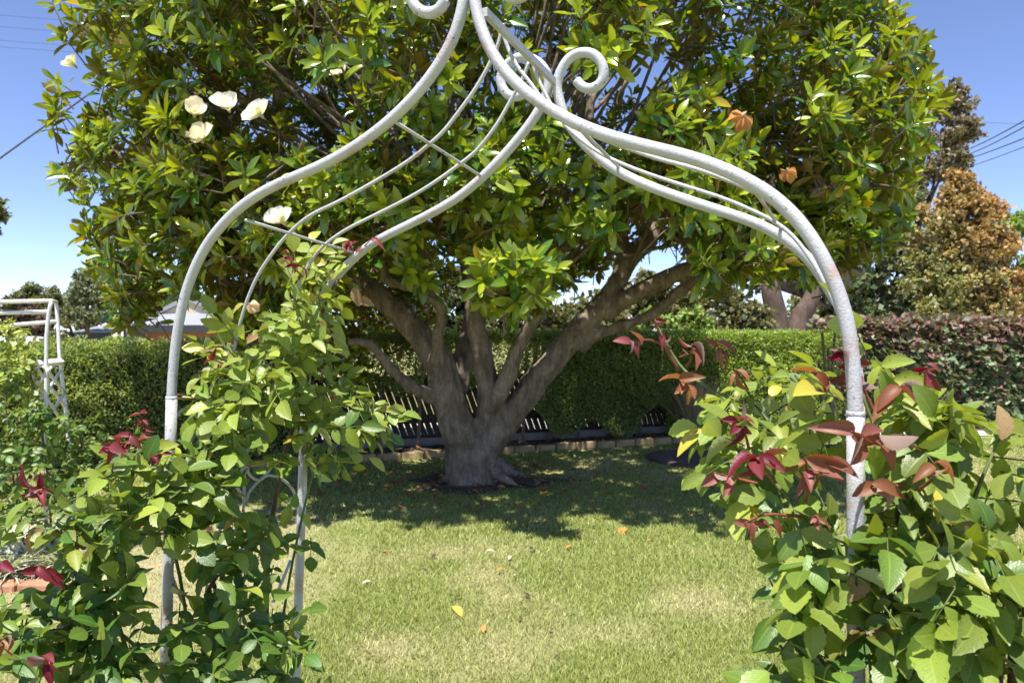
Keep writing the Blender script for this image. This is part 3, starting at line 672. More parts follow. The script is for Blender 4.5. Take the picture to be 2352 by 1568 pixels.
rose('climbing_rose', 'leafy green climbing rose with maroon shoots on the left side of the arch', (-.8, 1.68, 0), LB, LAX, 12.5, .051, 1,
     [(320, 950, 1.48, 350, 1010, 1.5, .035, 6, .15, 0), (255, 1020, 1.44, 330, 1015, 1.47, .055, 6, .25, 0), (300, 1000, 1.45, 360, 1030, 1.5, .055, 5, .6, 0), (350, 1040, 1.47, 400, 1030, 1.52, .045, 4, .1, .1), (70, 1118, 1.34, 130, 1135, 1.36, .055, 6, .05, 0), (90, 1300, 1.3, 150, 1320, 1.34, .05, 6, .05, 0), (5, 1290, 1.25, -40, 1350, 1.25, .05, 5, .0, 0),
      (15, 1460, 1.15, -40, 1500, 1.15, .05, 4, .9, .7), (100, 1505, 1.2, 140, 1540, 1.25, .05, 3, .05, 0), (480, 822, 1.66, 530, 850, 1.68, .045, 3, .05, 0), (655, 575, 1.78, 700, 640, 1.82, .035, 6, .05, 0), (670, 605, 1.78, 705, 630, 1.82, .045, 3, .0, 0), (800, 555, 1.95, 815, 590, 1.95, .04, 5, .2, 0), (850, 552, 1.95, 820, 590, 1.95, .06, 2, .35, 0)],
     [(((470, 1900, 1.68), (500, 1500, 1.66), (520, 1200, 1.68), (560, 950, 1.7), (640, 760, 1.8), (690, 640, 1.82)), .008, 'cane_old'), (((600, 1900, 1.8), (560, 1500, 1.72), (470, 1300, 1.66), (440, 1100, 1.62), (480, 900, 1.64), (540, 840, 1.68)), .007, 'cane_old'),
      (((640, 1850, 1.8), (610, 1400, 1.74), (640, 1100, 1.78), (700, 900, 1.84), (745, 700, 1.86), (815, 590, 1.92)), .008, 'cane_old'), (((500, 1900, 1.68), (440, 1500, 1.6), (395, 1250, 1.52), (300, 1120, 1.45), (225, 1110, 1.4)), .005, 'cane'),
      (((480, 1900, 1.68), (400, 1600, 1.55), (260, 1440, 1.4), (150, 1410, 1.34), (60, 1390, 1.3)), .005, 'cane'), (((480, 1900, 1.68), (330, 1600, 1.45), (240, 1330, 1.38), (190, 1210, 1.36), (130, 1140, 1.36), (80, 1130, 1.34)), .005, 'cane'),
      (((640, 1900, 1.8), (600, 1700, 1.7), (640, 1480, 1.7), (680, 1250, 1.8), (750, 1000, 1.88), (860, 930, 1.95)), .005, 'cane'), (((300, 1700, 1.35), (200, 1500, 1.3), (100, 1540, 1.22), (-40, 1500, 1.15)), .005, 'cane'), (((560, 1900, 1.7), (500, 1480, 1.62), (470, 1380, 1.6), (520, 1290, 1.64)), .009, 'cane_old')],
     dry=[(812, 660, 1.88, .055, (.3, 0, -1)), (812, 690, 1.9, .06, (1, 0, -.2)), (600, 770, 1.74, .05, (-1, 0, -.4)), (550, 790, 1.7, .05, (-1, .2, .3)), (800, 975, 1.86, .05, (.1, 0, -1)), (100, 1210, 1.32, .065, (-.6, 0, -1))],
     keepout=keepL)
hip = D(765, 912, 1.84); ROSE = [q for q in COL.objects if q.name.startswith('climbing_rose')][0]
Bag().tube(np.array([hip + [0, 0, z_] for z_ in (.010, .008, 0, -.008, -.011)]), [.002, .007, .009, .006, .002], 10).put('rose_hip', M['lamp'], ROSE, True)
for i_, (a_, b_) in enumerate((((405, 905, 1.58), (478, 912, 1.66)), ((405, 914, 1.58), (474, 918, 1.66)))):
    q = Bag().tube(curve(DD([a_, b_]), 4), .0028, 7).put('bamboo_stick', M['drystick'], None, True)
    tag(q, ('upper', 'lower')[i_] + ' of two thin bamboo sticks tied level to the left arch post', 'stick', 'bamboo sticks tied to the arch')
# right bush
RB = [(1830, 860, 1.24, .05), (1755, 870, 1.27, .05, .8), (1900, 890, 1.2, .05, .8), (2040, 870, 1.12, .05), (2110, 890, 1.1, .05), (2200, 960, 1.06, .05), (1640, 930, 1.28, .05), (1700, 890, 1.3, .06), (1800, 890, 1.3, .06), (1720, 960, 1.22, .07), (1610, 1010, 1.2, .04, .5), (1680, 1030, 1.16, .06), (1800, 980, 1.22, .08), (1880, 950, 1.2, .08), (1770, 1060, 1.14, .07), (1860, 1060, 1.12, .09), (1920, 1120, 1.1, .08), (2030, 900, 1.14, .06), (2100, 950, 1.1, .06),
      (2060, 1020, 1.1, .08), (2150, 1010, 1.06, .08), (2250, 1010, 1.04, .07), (2330, 1060, 1.0, .07), (2120, 1100, 1.04, .09), (2230, 1110, 1.0, .09), (2030, 1150, 1.05, .09), (2320, 1160, .97, .08), (1900, 1190, 1.06, .06), (1830, 1240, 1.06, .04, .6), (2000, 1240, 1.02, .08), (2130, 1220, 1.0, .09), (2240, 1230, .96, .09), (2340, 1270, .92, .08),
      (1800, 1300, 1.05, .04, .6), (1880, 1310, 1.03, .06), (1960, 1340, 1.0, .08), (2080, 1340, .98, .09), (2200, 1340, .95, .09), (2320, 1370, .9, .09), (1830, 1400, 1.06, .05, .8), (1910, 1420, 1.02, .07), (2020, 1430, .99, .09), (2140, 1440, .96, .09), (2270, 1450, .92, .1), (1800, 1490, 1.07, .04, .6), (1880, 1510, 1.04, .07), (1990, 1530, 1.0, .09), (2110, 1540, .97, .09), (2230, 1540, .94, .1), (2340, 1530, .9, .1),
      (2450, 1150, 1.0, .1), (2450, 1350, .95, .1), (2480, 1520, .92, .1), (1900, 1640, 1.02, .1), (2050, 1650, 1., .1), (2200, 1650, .97, .1), (2350, 1650, .95, .1)]
RAX = [(.58, 1.16, z) for z in np.linspace(0, 1.35, 9)] + [(.74, 1.05, z) for z in np.linspace(0, 1.3, 6)]
keepR = [[(1300, 700), (1960, 700), (1960, 780), (1780, 785), (1640, 870), (1560, 960), (1300, 980)], [(1970, 700), (2800, 700), (2800, 960), (2352, 960), (2250, 890), (2150, 830), (1970, 800)], [(1945, 780), (1988, 780), (1988, 990), (1945, 990)], [(1938, 1035), (1992, 1035), (1992, 1225), (1938, 1225)], [(1940, 1470), (1990, 1470), (1990, 1600), (1940, 1600)],
         [(1300, 930), (1490, 930), (1525, 1000), (1520, 1085), (1600, 1150), (1700, 1250), (1740, 1300), (1735, 1568), (1300, 1568)], [(1950, 1400), (1980, 1400), (1980, 1420), (1950, 1420)]]
rose('climbing_rose', 'climbing rose with large leaves and crimson new growth round the right arch post', (.62, 1.14, 0), RB, RAX, 7.2, .055, 2,
     [(1505, 735, 1.3, 1560, 850, 1.28, .03, 4, .1, 0), (1445, 785, 1.3, 1540, 800, 1.3, .045, 5, .55, 0), (1590, 790, 1.28, 1575, 840, 1.28, .05, 5, .75, .1), (1645, 790, 1.28, 1665, 850, 1.28, .045, 5, .6, .1), (1560, 870, 1.27, 1640, 920, 1.26, .055, 7, .7, .75), (1690, 850, 1.27, 1720, 900, 1.26, .05, 4, .8, .8),
      (1690, 960, 1.14, 1720, 1030, 1.12, .045, 8, .05, 0), (1735, 1050, 1.08, 1780, 1110, 1.06, .06, 8, .1, 0), (1640, 1085, 1.1, 1740, 1110, 1.08, .062, 4, .5, 0), (1850, 1050, 1.06, 1850, 1150, 1.04, .07, 4, .75, .2), (1890, 1060, 1.05, 1870, 1120, 1.05, .07, 2, .75, .15),
      (1925, 800, 1.1, 1955, 860, 1.1, .042, 6, .03, 0), (1955, 830, 1.1, 2010, 950, 1.08, .045, 4, .05, 0), (1865, 855, 1.14, 1960, 900, 1.12, .055, 4, .3, .4), (2130, 835, 1.06, 2125, 900, 1.06, .035, 6, .25, 0), (2075, 880, 1.06, 2020, 950, 1.06, .065, 5, .5, .55), (1955, 990, 1.0, 2010, 1010, 1.02, .07, 4, .95, .2), (2020, 1000, 1.0, 2040, 1040, 1.02, .065, 4, .8, .6),
      (2150, 1060, .98, 2100, 1130, 1.0, .06, 4, .7, .7), (1710, 1200, 1.06, 1840, 1185, 1.05, .04, 6, .55, .2), (2000, 1110, 1.0, 2080, 1110, 1.0, .055, 4, .6, .6), (1880, 1190, 1.02, 1860, 1200, 1.03, .03, 4, .9, .2)],
     [(((2010, 2600, 1.14), (1990, 2000, 1.12), (1950, 1400, 1.08), (1860, 1200, 1.06), (1780, 1110, 1.08), (1720, 1010, 1.12), (1670, 920, 1.2), (1570, 850, 1.28), (1510, 750, 1.3)), .0052, 'cane'), (((2100, 2400, 1.1), (2080, 1600, 1.06), (2060, 1250, 1.05), (2060, 1100, 1.06), (2000, 960, 1.08), (1960, 840, 1.1)), .005, 'cane'),
      (((2150, 2500, 1.05), (2140, 1600, 1.02), (2120, 1200, 1.02), (2100, 1000, 1.06), (2122, 900, 1.06)), .0052, 'cane'), (((2300, 2400, 1.), (2330, 1500, .96), (2310, 1320, .95), (2250, 1250, .96), (2180, 1180, .98)), .0085, 'cane_old'), (((2060, 2300, 1.05), (2100, 1500, 1.0), (2000, 1380, 1.0), (1960, 1310, 1.0)), .006, 'cane_old'),
      (((2010, 1900, 1.1), (2000, 1500, 1.08), (1930, 1300, 1.1), (1840, 1080, 1.15), (1760, 960, 1.22), (1690, 880, 1.28)), .0045, 'cane'), (((2300, 2400, .98), (2290, 1600, .96), (2350, 1300, .94), (2400, 1150, .98)), .007, 'cane_old'), (((2190, 1030, 1.02), (2178, 900, 1.02)), .0042, 'cane_old'), (((2220, 1200, .98), (2255, 1100, .98), (2295, 1010, .99)), .0035, 'cane'), (((1880, 2200, 1.1), (1890, 1700, 1.08), (1850, 1560, 1.08), (1790, 1480, 1.08)), .005, 'cane_old'), (((1920, 1800, 1.06), (1890, 1420, 1.06), (1850, 1200, 1.08)), .0035, 'cane')],
     dry=[(2300, 1010, .98, .05, (0, 0, 1)), (2100, 1260, .96, .07, (-.6, 0, -1)), (2130, 1210, .96, .06, (.8, 0, -.2)), (1990, 1310, .98, .055, (-.5, 0, -.8))],
     keepout=keepR, yellow=.55)

# ------------------------------------------------------------------ magnolia
mag = thing('magnolia_tree', 'large spreading magnolia with glossy leaves and white flowers in the lawn centre', 'tree', TB)
def limb(l, k=5):
    P = curve(DD(l), k); w = np.interp(np.linspace(0, len(l) - 1, len(P)), range(len(l)), [p[3] * p[2] / F / 2 * .92 for p in l]); return P, w
main = [[(1080, 1122, 6.9, 185), (1080, 1106, 6.9, 158), (1079, 1088, 6.9, 136), (1074, 1050, 6.9, 116), (1074, 1000, 6.9, 108)],
        [(1062, 1010, 6.85, 96), (1038, 940, 6.85, 84), (1022, 880, 6.86, 82), (1008, 830, 6.88, 76), (975, 785, 6.9, 64), (930, 735, 6.95, 64), (870, 680, 7.0, 60), (800, 628, 7.05, 54), (730, 560, 7.1, 46), (660, 470, 7.1, 40)],
        [(1010, 830, 6.8, 60), (1006, 790, 6.7, 34), (1004, 765, 6.66, 28), (1016, 725, 6.62, 29), (1000, 690, 6.6, 30), (960, 665, 6.55, 30), (915, 650, 6.5, 26), (882, 640, 6.45, 24), (876, 605, 6.4, 26), (830, 590, 6.35, 24)],
        [(1010, 910, 6.85, 60), (985, 908, 6.75, 42), (935, 882, 6.62, 34), (885, 828, 6.5, 29), (845, 788, 6.4, 26), (800, 784, 6.3, 22)],
        [(1040, 900, 7.05, 70), (1062, 830, 7.2, 58), (1082, 760, 7.35, 50), (1085, 690, 7.5, 44), (1070, 560, 7.6, 38)],
        [(1110, 1020, 6.95, 70), (1122, 950, 6.85, 60), (1120, 890, 6.8, 60), (1107, 820, 6.8, 52), (1094, 740, 6.82, 46), (1085, 640, 6.85, 42), (1075, 520, 6.9, 38)],
        [(1128, 935, 6.78, 50), (1155, 890, 6.66, 42), (1180, 825, 6.6, 37), (1212, 760, 6.55, 34), (1245, 705, 6.5, 32), (1255, 640, 6.5, 30), (1248, 560, 6.52, 27), (1250, 470, 6.55, 24)],
        [(1100, 1050, 6.95, 80), (1140, 1000, 6.9, 80), (1190, 930, 6.85, 68), (1240, 865, 6.8, 66), (1300, 790, 6.75, 64), (1360, 725, 6.7, 60), (1405, 670, 6.7, 50), (1440, 605, 6.7, 48), (1500, 535, 6.75, 44), (1560, 440, 6.8, 36)],
        [(1385, 715, 6.7, 62), (1430, 690, 6.6, 48), (1500, 655, 6.5, 46), (1560, 625, 6.4, 44), (1615, 602, 6.3, 40), (1720, 545, 6.2, 32), (1830, 470, 6.2, 26)],
        [(1330, 795, 6.75, 44), (1370, 770, 6.65, 32), (1430, 748, 6.6, 29), (1500, 720, 6.5, 28), (1560, 670, 6.4, 26), (1610, 630, 6.3, 24)],
        [(1442, 612, 6.7, 40), (1432, 570, 6.7, 34), (1428, 490, 6.7, 30), (1400, 400, 6.7, 24)],
        [(1110, 1040, 6.85, 80), (1128, 1066, 6.76, 44), (1156, 1098, 6.68, 26), (1205, 1120, 6.6, 10)], [(1120, 1060, 7.0, 70), (1160, 1080, 7.1, 32), (1215, 1098, 7.15, 14)]]
bag = Bag()
for l in main: P, w = limb(l); bag.tube(P, w, 14)
tmp = link('trunk_raw', bag.mesh('trunk_raw', None, True))
md = tmp.modifiers.new('r', 'REMESH'); md.mode = 'VOXEL'; md.voxel_size = .017
ms = tmp.modifiers.new('s', 'SMOOTH'); ms.factor = .6; ms.iterations = 8
dg = bpy.context.evaluated_depsgraph_get(); me = bpy.data.meshes.new_from_object(tmp.evaluated_get(dg))
bpy.data.objects.remove(tmp); me.name = 'trunk'
nv = len(me.vertices); co = np.empty(nv * 3, np.float32); me.vertices.foreach_get('co', co); co = co.reshape(-1, 3)
no = np.empty(nv * 3, np.float32); me.vertices.foreach_get('normal', no); no = no.reshape(-1, 3)
an = np.arctan2(co[:, 1] - TB[1], co[:, 0] - TB[0]); low = np.clip(1.0 - co[:, 2], 0, 1)
co += no * ((fnoise(co[:, 0] * 3 + co[:, 1] * 2, co[:, 2] * 1.2, .30) - .5) * .05 + (fnoise(co[:, 0] * 2 + co[:, 1], co[:, 2], .07) - .5) * .02 + low * ((fnoise(an * .9, co[:, 2] * .25 + 3, .35) - .5) * .045 + np.sin(an * 5 + co[:, 2] * 3) * .004 + (fnoise(co[:, 0] + co[:, 1], co[:, 2], .12) - .5) * .05))[:, None]
me.vertices.foreach_set('co', co.ravel()); me.materials.clear(); me.materials.append(M['bark'])
me.polygons.foreach_set('use_smooth', np.ones(len(me.polygons), bool)); me.update(); link('trunk', me, mag)
upper = [[(645, 195, 6.6, 30), (630, 140, 6.6, 28), (600, 80, 6.6, 25), (565, 0, 6.6, 22)], [(650, 170, 6.6, 18), (665, 100, 6.6, 14), (690, 20, 6.6, 11)], [(660, 470, 7.1, 40), (640, 350, 7.0, 34), (645, 190, 6.6, 30)],
         [(1560, 440, 6.8, 34), (1570, 280, 6.7, 27), (1578, 150, 6.7, 24), (1585, 20, 6.7, 20)], [(1600, 330, 6.6, 22), (1625, 230, 6.5, 22), (1660, 155, 6.4, 18), (1750, 100, 6.3, 13)], [(1800, 432, 6.0, 20), (1860, 405, 5.95, 18), (1890, 365, 5.9, 15), (1930, 335, 5.9, 11)],
         [(1355, 280, 6.2, 24), (1350, 220, 6.2, 22)], [(1355, 285, 6.3, 26), (1400, 420, 6.7, 28)], [(1420, 250, 6.0, 16), (1435, 190, 5.9, 13), (1470, 150, 5.9, 9)], [(900, 140, 6.6, 22), (930, 200, 6.7, 24), (960, 330, 6.9, 26), (1070, 520, 6.9, 30)], [(400, 200, 6.2, 18), (470, 240, 6.3, 22), (600, 380, 6.8, 26), (660, 470, 7.1, 30)], [(230, 430, 6.3, 12), (400, 460, 6.5, 20), (600, 520, 6.9, 28), (730, 560, 7.1, 34)],
         [(250, 270, 5.9, 7), (300, 330, 5.9, 9), (345, 340, 5.95, 9), (430, 375, 6.1, 12), (560, 450, 6.5, 16)], [(255, 330, 5.9, 7), (290, 375, 5.9, 8), (340, 365, 5.95, 9)], [(330, 300, 5.9, 6), (360, 345, 5.95, 8)], [(250, 520, 6.1, 6), (320, 560, 6.15, 8), (400, 550, 6.2, 9)], [(1250, 600, 6.5, 16), (1300, 560, 6.3, 20), (1360, 500, 6.2, 17)], [(1640, 480, 6.2, 9), (1560, 590, 6.1, 12)], [(2050, 300, 6.3, 10), (1930, 335, 5.9, 14)], [(1990, 480, 6.4, 12), (1830, 470, 6.2, 22)], [(1590, 80, 6.7, 14), (1500, 0, 6.6, 10)], [(2000, 40, 6.5, 10), (1850, 75, 6.4, 13), (1750, 120, 6.4, 16)]]
for l in upper: P, w = limb(l, 6); P = P + np.cumsum(rng.normal(0, .006, P.shape), 0); Bag().tube(P, w, 9).put('branch', M['bark'], mag, True)

SIL = [(60, -600), (100, 0), (118, 150), (100, 290), (128, 430), (195, 490), (165, 520), (205, 620), (245, 680), (225, 735), (300, 762), (345, 725), (352, 685), (400, 665), (490, 690), (505, 790), (560, 830), (690, 830), (770, 700), (830, 575), (900, 640), (980, 650), (1010, 560), (1080, 600), (1085, 700), (1120, 770), (1200, 775), (1265, 690), (1300, 560), (1380, 545), (1415, 480), (1540, 470), (1575, 560), (1600, 640), (1640, 700), (1720, 640), (1840, 640), (1920, 705), (1990, 600), (2075, 545), (2105, 440), (2140, 330), (2190, 220), (2150, 150), (2112, 60), (2090, -20), (2120, -600)]
BACK = SIL[:17] + [(700, 860), (860, 880), (985, 870), (1000, 640), (1090, 640), (1250, 690), (1400, 600), (1480, 560)] + SIL[32:]
lob = []
cxm, cym = -.05, 6.95
tries = 0
while len(lob) < 165 and tries < 20000:
    tries += 1
    u = unit(rng.normal(0, 1, 3)); k = R_(.45, 1.) ** .5 * .93
    ax = np.array([4.45, 2.7 if u[1] < 0 else 2.7, 4.2 if u[2] > 0 else 1.7])
    sg = np.sign(u) * np.abs(u) ** .8; sg /= np.sum(np.abs(sg) ** 2.2) ** (1 / 2.2)
    c = np.array([cxm, cym, 3.1]) + sg * ax * k
    if c[2] < 1.8: continue
    if any(np.linalg.norm(c - q[0]) < .55 for q in lob): continue
    lob.append((c, R_(.42, .72)))
for px, py, d, r in ((170, 180, 6.3, .5), (150, 330, 6.3, .45), (180, 430, 6.4, .45), (220, 560, 6.5, .5), (270, 650, 6.4, .45), (330, 715, 6.3, .35), (520, 640, 5.8, .5), (500, 740, 6.3, .4), (600, 770, 6.6, .45), (700, 620, 6.0, .5), (1170, 680, 4.5, .27), (1200, 640, 4.6, .28), (1120, 630, 4.8, .28), (1240, 640, 5.2, .28), (1660, 610, 5.6, .3), (1720, 560, 5.8, .4), (1900, 600, 6.6, .45), (1990, 520, 6.4, .45), (2040, 420, 6.3, .45), (2120, 260, 6.3, .45), (2080, 110, 6.3, .45), (1330, 520, 6.4, .35), (950, 560, 5.6, .4),
                     (900, 760, 8.4, .45), (820, 830, 8.2, .4), (950, 690, 8.5, .4), (700, 780, 7.8, .5), (1370, 600, 8.2, .45), (1180, 560, 8.3, .4), (1500, 480, 6.0, .45), (1350, 420, 5.2, .45), (850, 460, 5.0, .5), (700, 470, 5.1, .5), (1100, 440, 4.9, .45), (560, 560, 5.5, .45), (400, 480, 5.6, .5), (1650, 380, 5.2, .5), (1850, 520, 5.8, .45), (1560, 300, 5.0, .4), (1400, 60, 4.4, .35), (700, 40, 4.3, .4), (500, 60, 4.5, .4), (900, 100, 4.4, .35)):  # last few lobes, high at the front, added to lengthen the lawn shadow
    lob.append((D(px, py, d), r))
SPp, SPd = [], []
for c, r in lob:
    n = int(27 * (r / .5) ** 2 * R_(.75, 1.15)); u = unit(rng.normal(0, 1, (n, 3)) + [0, -.1, .2]); rad = r * R_(.35, 1.05, n) ** .5
    P = c + u * rad[:, None] * [1, 1, .85]; o = unit(c - np.array([cxm, cym, 3.0]))
    SPp.append(P); SPd.append(unit(u * .8 + o * .5 + [0, -.15, .55] + rng.normal(0, .3, (n, 3))))
SPp, SPd = np.vstack(SPp), np.vstack(SPd)
x, y, d = proj(SPp + SPd * .05)
keep = np.where(d < 7.7, inpoly(x, y, SIL), inpoly(x, y, BACK)) & (d > 4.15) & (SPp[:, 2] < 7.4)
# flowers: (px, py, depth, size, colour)
FLW = [(525, 250, 4.75, .115, 0), (600, 265, 4.8, .115, 0), (447, 264, 4.8, .11, .6), (462, 322, 4.75, .11, .8), (652, 512, 4.85, .12, .1), (172, 152, 6.0, .1, .2), (776, 170, 5.0, .085, .3), (1025, 8, 4.6, .07, .6), (1708, 266, 4.9, .11, 2.), (1808, 393, 5.1, .085, 2.), (575, 700, 5.5, .07, 1.2)]
for px, py, fd, s, cc in FLW:
    keep &= ~((np.hypot(x - px, y - py) < 52) & (d < fd + .12))
    v_ = SPp - D(px, py, fd); t_ = v_ @ np.array(SUN); keep &= ~((t_ > 0) & (np.linalg.norm(v_ - t_[:, None] * np.array(SUN), axis=1) < .2))
SPp, SPd = SPp[keep], SPd[keep]; ns = len(SPp)
rep = rng.integers(9, 15, ns); idx = np.repeat(np.arange(ns), rep); n = len(idx)
q = np.concatenate([np.arange(r) for r in rep]); fr = q / rep[idx]
u = SPd[idx]; a0 = unit(np.cross(u, [[.3, .2, .93]])); b0 = np.cross(u, a0)
th = q * 2.399 + R_(0, 6.28, ns)[idx] + rng.normal(0, .2, n); rad = a0 * np.cos(th)[:, None] + b0 * np.sin(th)[:, None]
al = np.radians(28 + 62 * fr + rng.normal(0, 9, n))
ax = u * np.cos(al)[:, None] + rad * np.sin(al)[:, None] + np.array([0, 0, -1.]) * (fr * R_(0, .55, n))[:, None]
nm = u * np.sin(al)[:, None] - rad * np.cos(al)[:, None] + rng.normal(0, .15, (n, 3))
O = SPp[idx] - u * (fr * .11)[:, None]; S = R_(.12, .195, n) * (1 - .22 * (fr < .25))
vig = R_(0, 1, ns)[idx]
tint = np.c_[np.clip(rng.normal(.38, .28, n) + .25 * (fr < .3) + (vig - .5) * .4, 0, 1), np.clip(rng.normal(.5, .15, n), 0, 1), (R_(0, 1, n) < .014) * R_(.4, .9, n)]
MT = [leaf_shape(5, .36, .54, .45, .12, pw=.62), leaf_shape(5, .34, .57, .30, .28, pw=.62), leaf_shape(5, .39, .52, .6, .05, pw=.62), leaf_shape(5, .33, .54, .5, -.10, pw=.62)]
MH = [leaf_shape(8, .36, .54, .45, .12, pw=.62), leaf_shape(8, .34, .57, .30, .28, pw=.62), leaf_shape(8, .39, .52, .6, .05, pw=.62), leaf_shape(8, .33, .54, .5, -.10, pw=.62)]
Rm = frames(ax, nm); wh = rng.integers(0, 4, n)
front = pick_front(O + Rm[:, :, 1] * (S * .5)[:, None], S, Rm, 300, 34., hi=(2352, 760))
leaf_objects('leaf', MH, wh[front], O[front], Rm[front], S[front], tint[front], M['mag'], mag, 16)
b = ~front; leaves_stuff('foliage', MT, wh[b], O[b], Rm[b], S[b], tint[b], M['mag'], mag)
bag = Bag()
for i in range(ns):
    p = SPp[i]; u_ = SPd[i]; bag.tube(np.array([p - u_ * .30 - [0, 0, .02], p - u_ * .14, p + u_ * .01]), [.007, .0055, .003], 4)
bag.put('twigs', M['twig'], mag, True, True)
bag = Bag()
for c, r in lob:
    dr_ = np.array([cxm, cym, 2.2]); m_ = c * .62 + dr_ * .38 + rng.normal(0, .15, 3); m_[2] += .1
    c = c * .9 + dr_ * .1; s_ = c * .3 + dr_ * .7 + rng.normal(0, .2, 3); P = curve([s_, m_, c], 5)
    xx, yy, dd_ = proj(P)
    if (inpoly(xx, yy, [(780, 600), (1700, 560), (1600, 800), (850, 900)]) & (dd_ < 7.6)).sum() > 3: P = P[4:]
    if c[2] > 2.7: bag.tube(P, np.linspace(.022, .008, len(P)), 5)
bag.put('inner_branches', M['bark'], mag, True, True)
PT = leaf_shape(5, .62, .6, .55, -.42, pw=.7)
petal = {}
for px, py, fd, s, cc in FLW:
    c = D(px, py, fd); old = cc > 1
    f = Bag(); t_ = unit(np.array([R_(-.45, .45), -.75, .55])); a1 = unit(np.cross(t_, [1, .2, .1])); b1 = np.cross(t_, a1)
    hub = Bag().tube(np.array([c - t_ * s * .25, c, c + t_ * s * .35]), [s * .07, s * .13, s * .03], 8).put('flower', M['gable'], mag, True)
    np_ = 9 if not old else 6
    for i in range(np_):
        inner = i >= 6; th = i * (math.pi / 3 if not inner else 2.1) + R_(-.2, .2); al = math.radians((80 if not inner else 30) + R_(-24, 14) + (50 if old else 0))
        rd = a1 * math.cos(th) + b1 * math.sin(th); axx = t_ * math.cos(al) + rd * math.sin(al); nmm = t_ * math.sin(al) - rd * math.cos(al)
        Rr = frames(axx[None], nmm[None])[0] * s * (1.05 if not inner else .85) * R_(.85, 1.1); kk = (int(cc * 5), i % 3)
        if kk not in petal:
            V, Q, uv = leaf_shape(6, .8 + .07 * kk[1], .62, .7, -.42 if not old else .5, pw=.55)
            petal[kk] = mesh('petal', V, Q, M['petal'], True, np.tile([min(cc, 1), .5, (.9 if cc >= 2 else .3) if old else 0], (len(V), 1)), uv)
        Mx = Matrix.Identity(4)
        for r_ in range(3):
            for c_ in range(3): Mx[r_][c_] = float(Rr[r_, c_])
            Mx[r_][3] = float(c[r_] + hub.location[r_] * 0)
        o = bpy.data.objects.new('petal', petal[kk]); COL.objects.link(o); o.parent = hub; o.matrix_basis = Mx

# ------------------------------------------------------------------ background trees
CL = [leaf2(.7, .2), leaf2(.5, .3), leaf2(.9, .1)]
def bgtree(name, label, base, blobs, per, size, mat, trunk=None, group=None, up=.2, stretch=1., tmat='bark2', limbs=True, sp=.15, shell=.35):
    t = thing(name, label, 'tree', base, group); Ps, Hs = [], []
    for px, py, d, r, *k in blobs:
        c = D(px, py, d); n = int(per * (k[0] if k else 1)); u = unit(rng.normal(0, 1, (n, 3)))
        sub = c + unit(rng.normal(0, 1, (max(5, n // 60), 3))) * (r * R_(.4, 1, max(5, n // 60)))[:, None] * [1, .8, .8]
        P = sub[rng.integers(0, len(sub), n)] + u * (r * .34 * R_(.3, 1, n))[:, None] * [stretch, 1, .7]
        Ps.append(P); Hs.append(np.full(n, k[1] if len(k) > 1 else -1.))
    P = np.vstack(Ps); hs = np.concatenate(Hs); n = len(P)
    P[:, 2] = np.maximum(P[:, 2], .15)
    tint = np.c_[np.clip(rng.normal(.45, .25, n), 0, 1), np.clip(rng.normal(.5, .2, n), 0, 1), np.where(hs >= 0, np.clip(hs + rng.normal(0, .2, n), 0, 1), (R_(0, 1, n) < sp) * R_(.3, 1, n))]
    leaves_stuff('crown', CL, rng.integers(0, 3, n), P, frames(unit(rng.normal(0, 1, (n, 3)) + [0, 0, -.2]), unit(rng.normal(0, .7, (n, 3)) + [0, -.3, up + .5])), size * R_(.6, 1.5, n), tint, M[mat], t)
    b = np.array(base, float); tops = [D(*q[:3]) for q in blobs]; ct = np.mean(tops, 0)
    if trunk is None: trunk = [(b, .16), ((b * .5 + ct * .5) * [1, 1, .8] + [.1, 0, 0], .11), (ct, .06)]
    C = curve([p for p, _ in trunk], 5); r = np.interp(np.linspace(0, len(trunk) - 1, len(C)), range(len(trunk)), [w for _, w in trunk])
    Bag().tube(C, r, 9).put('trunk', M[tmat], t, True)
    if limbs:
        bg = Bag()
        for p in tops:
            s = C[int(len(C) * .55)]; m = s * .5 + p * .5 + rng.normal(0, .15, 3); bg.tube(curve([s, m, p], 4), np.linspace(r[-1] * .9 + .02, .015, 9), 5)
        bg.put('limbs', M[tmat], t, True)
    return t
G = lambda px, d: (float((px - CX) / F * d), d, -.03)
bgtree('gum_tree', 'tall thin brownish gum tree showing past the right edge of the magnolia', G(2110, 24), [(2190, 230, 24, .8), (2150, 290, 24, 1.), (2210, 300, 24, .8), (2120, 360, 24, 1.1), (2190, 380, 24, .7), (2060, 300, 24, 1.1), (1900, 90, 24, .9), (2000, 200, 24, 1.1), (1750, 420, 24, .9), (2080, 430, 24, .9)], 1100, .16, 'gum')
bgtree('rust_leaved_tree', 'bushy tree with rust orange top and green lower leaves at far right', G(2210, 19), [(2215, 420, 19, .5, .6, .1), (2190, 480, 19, .8, 1, .3), (2265, 480, 19, .6, .7, .0), (2160, 550, 19, .9, 1, .6), (2245, 550, 19, .9, 1, .25), (2300, 565, 19, .5, .6, .0), (2130, 640, 19, 1., 1, .95), (2220, 640, 19, 1., 1, .7), (2300, 650, 19, .8, 1, .05), (2150, 720, 19, 1., 1, .95), (2250, 710, 19, .9, 1, .6), (2320, 720, 19, .8, 1, .35), (2200, 590, 19, .8, .8, .5)], 2200, .12, 'rust')
bgtree('grey_green_tree', 'broad grey green tree between the magnolia and the rust orange tree', G(2010, 21), [(1950, 520, 21, 1.1), (2040, 510, 21, .9), (2090, 560, 21, 1.), (2000, 600, 21, 1.2), (2100, 640, 21, 1.), (1900, 600, 21, 1.1), (1960, 680, 21, 1.2), (2050, 700, 21, 1.2), (1880, 700, 21, 1.), (2120, 720, 21, .9), (2080, 480, 21, .6)], 1500, .17, 'greyg')
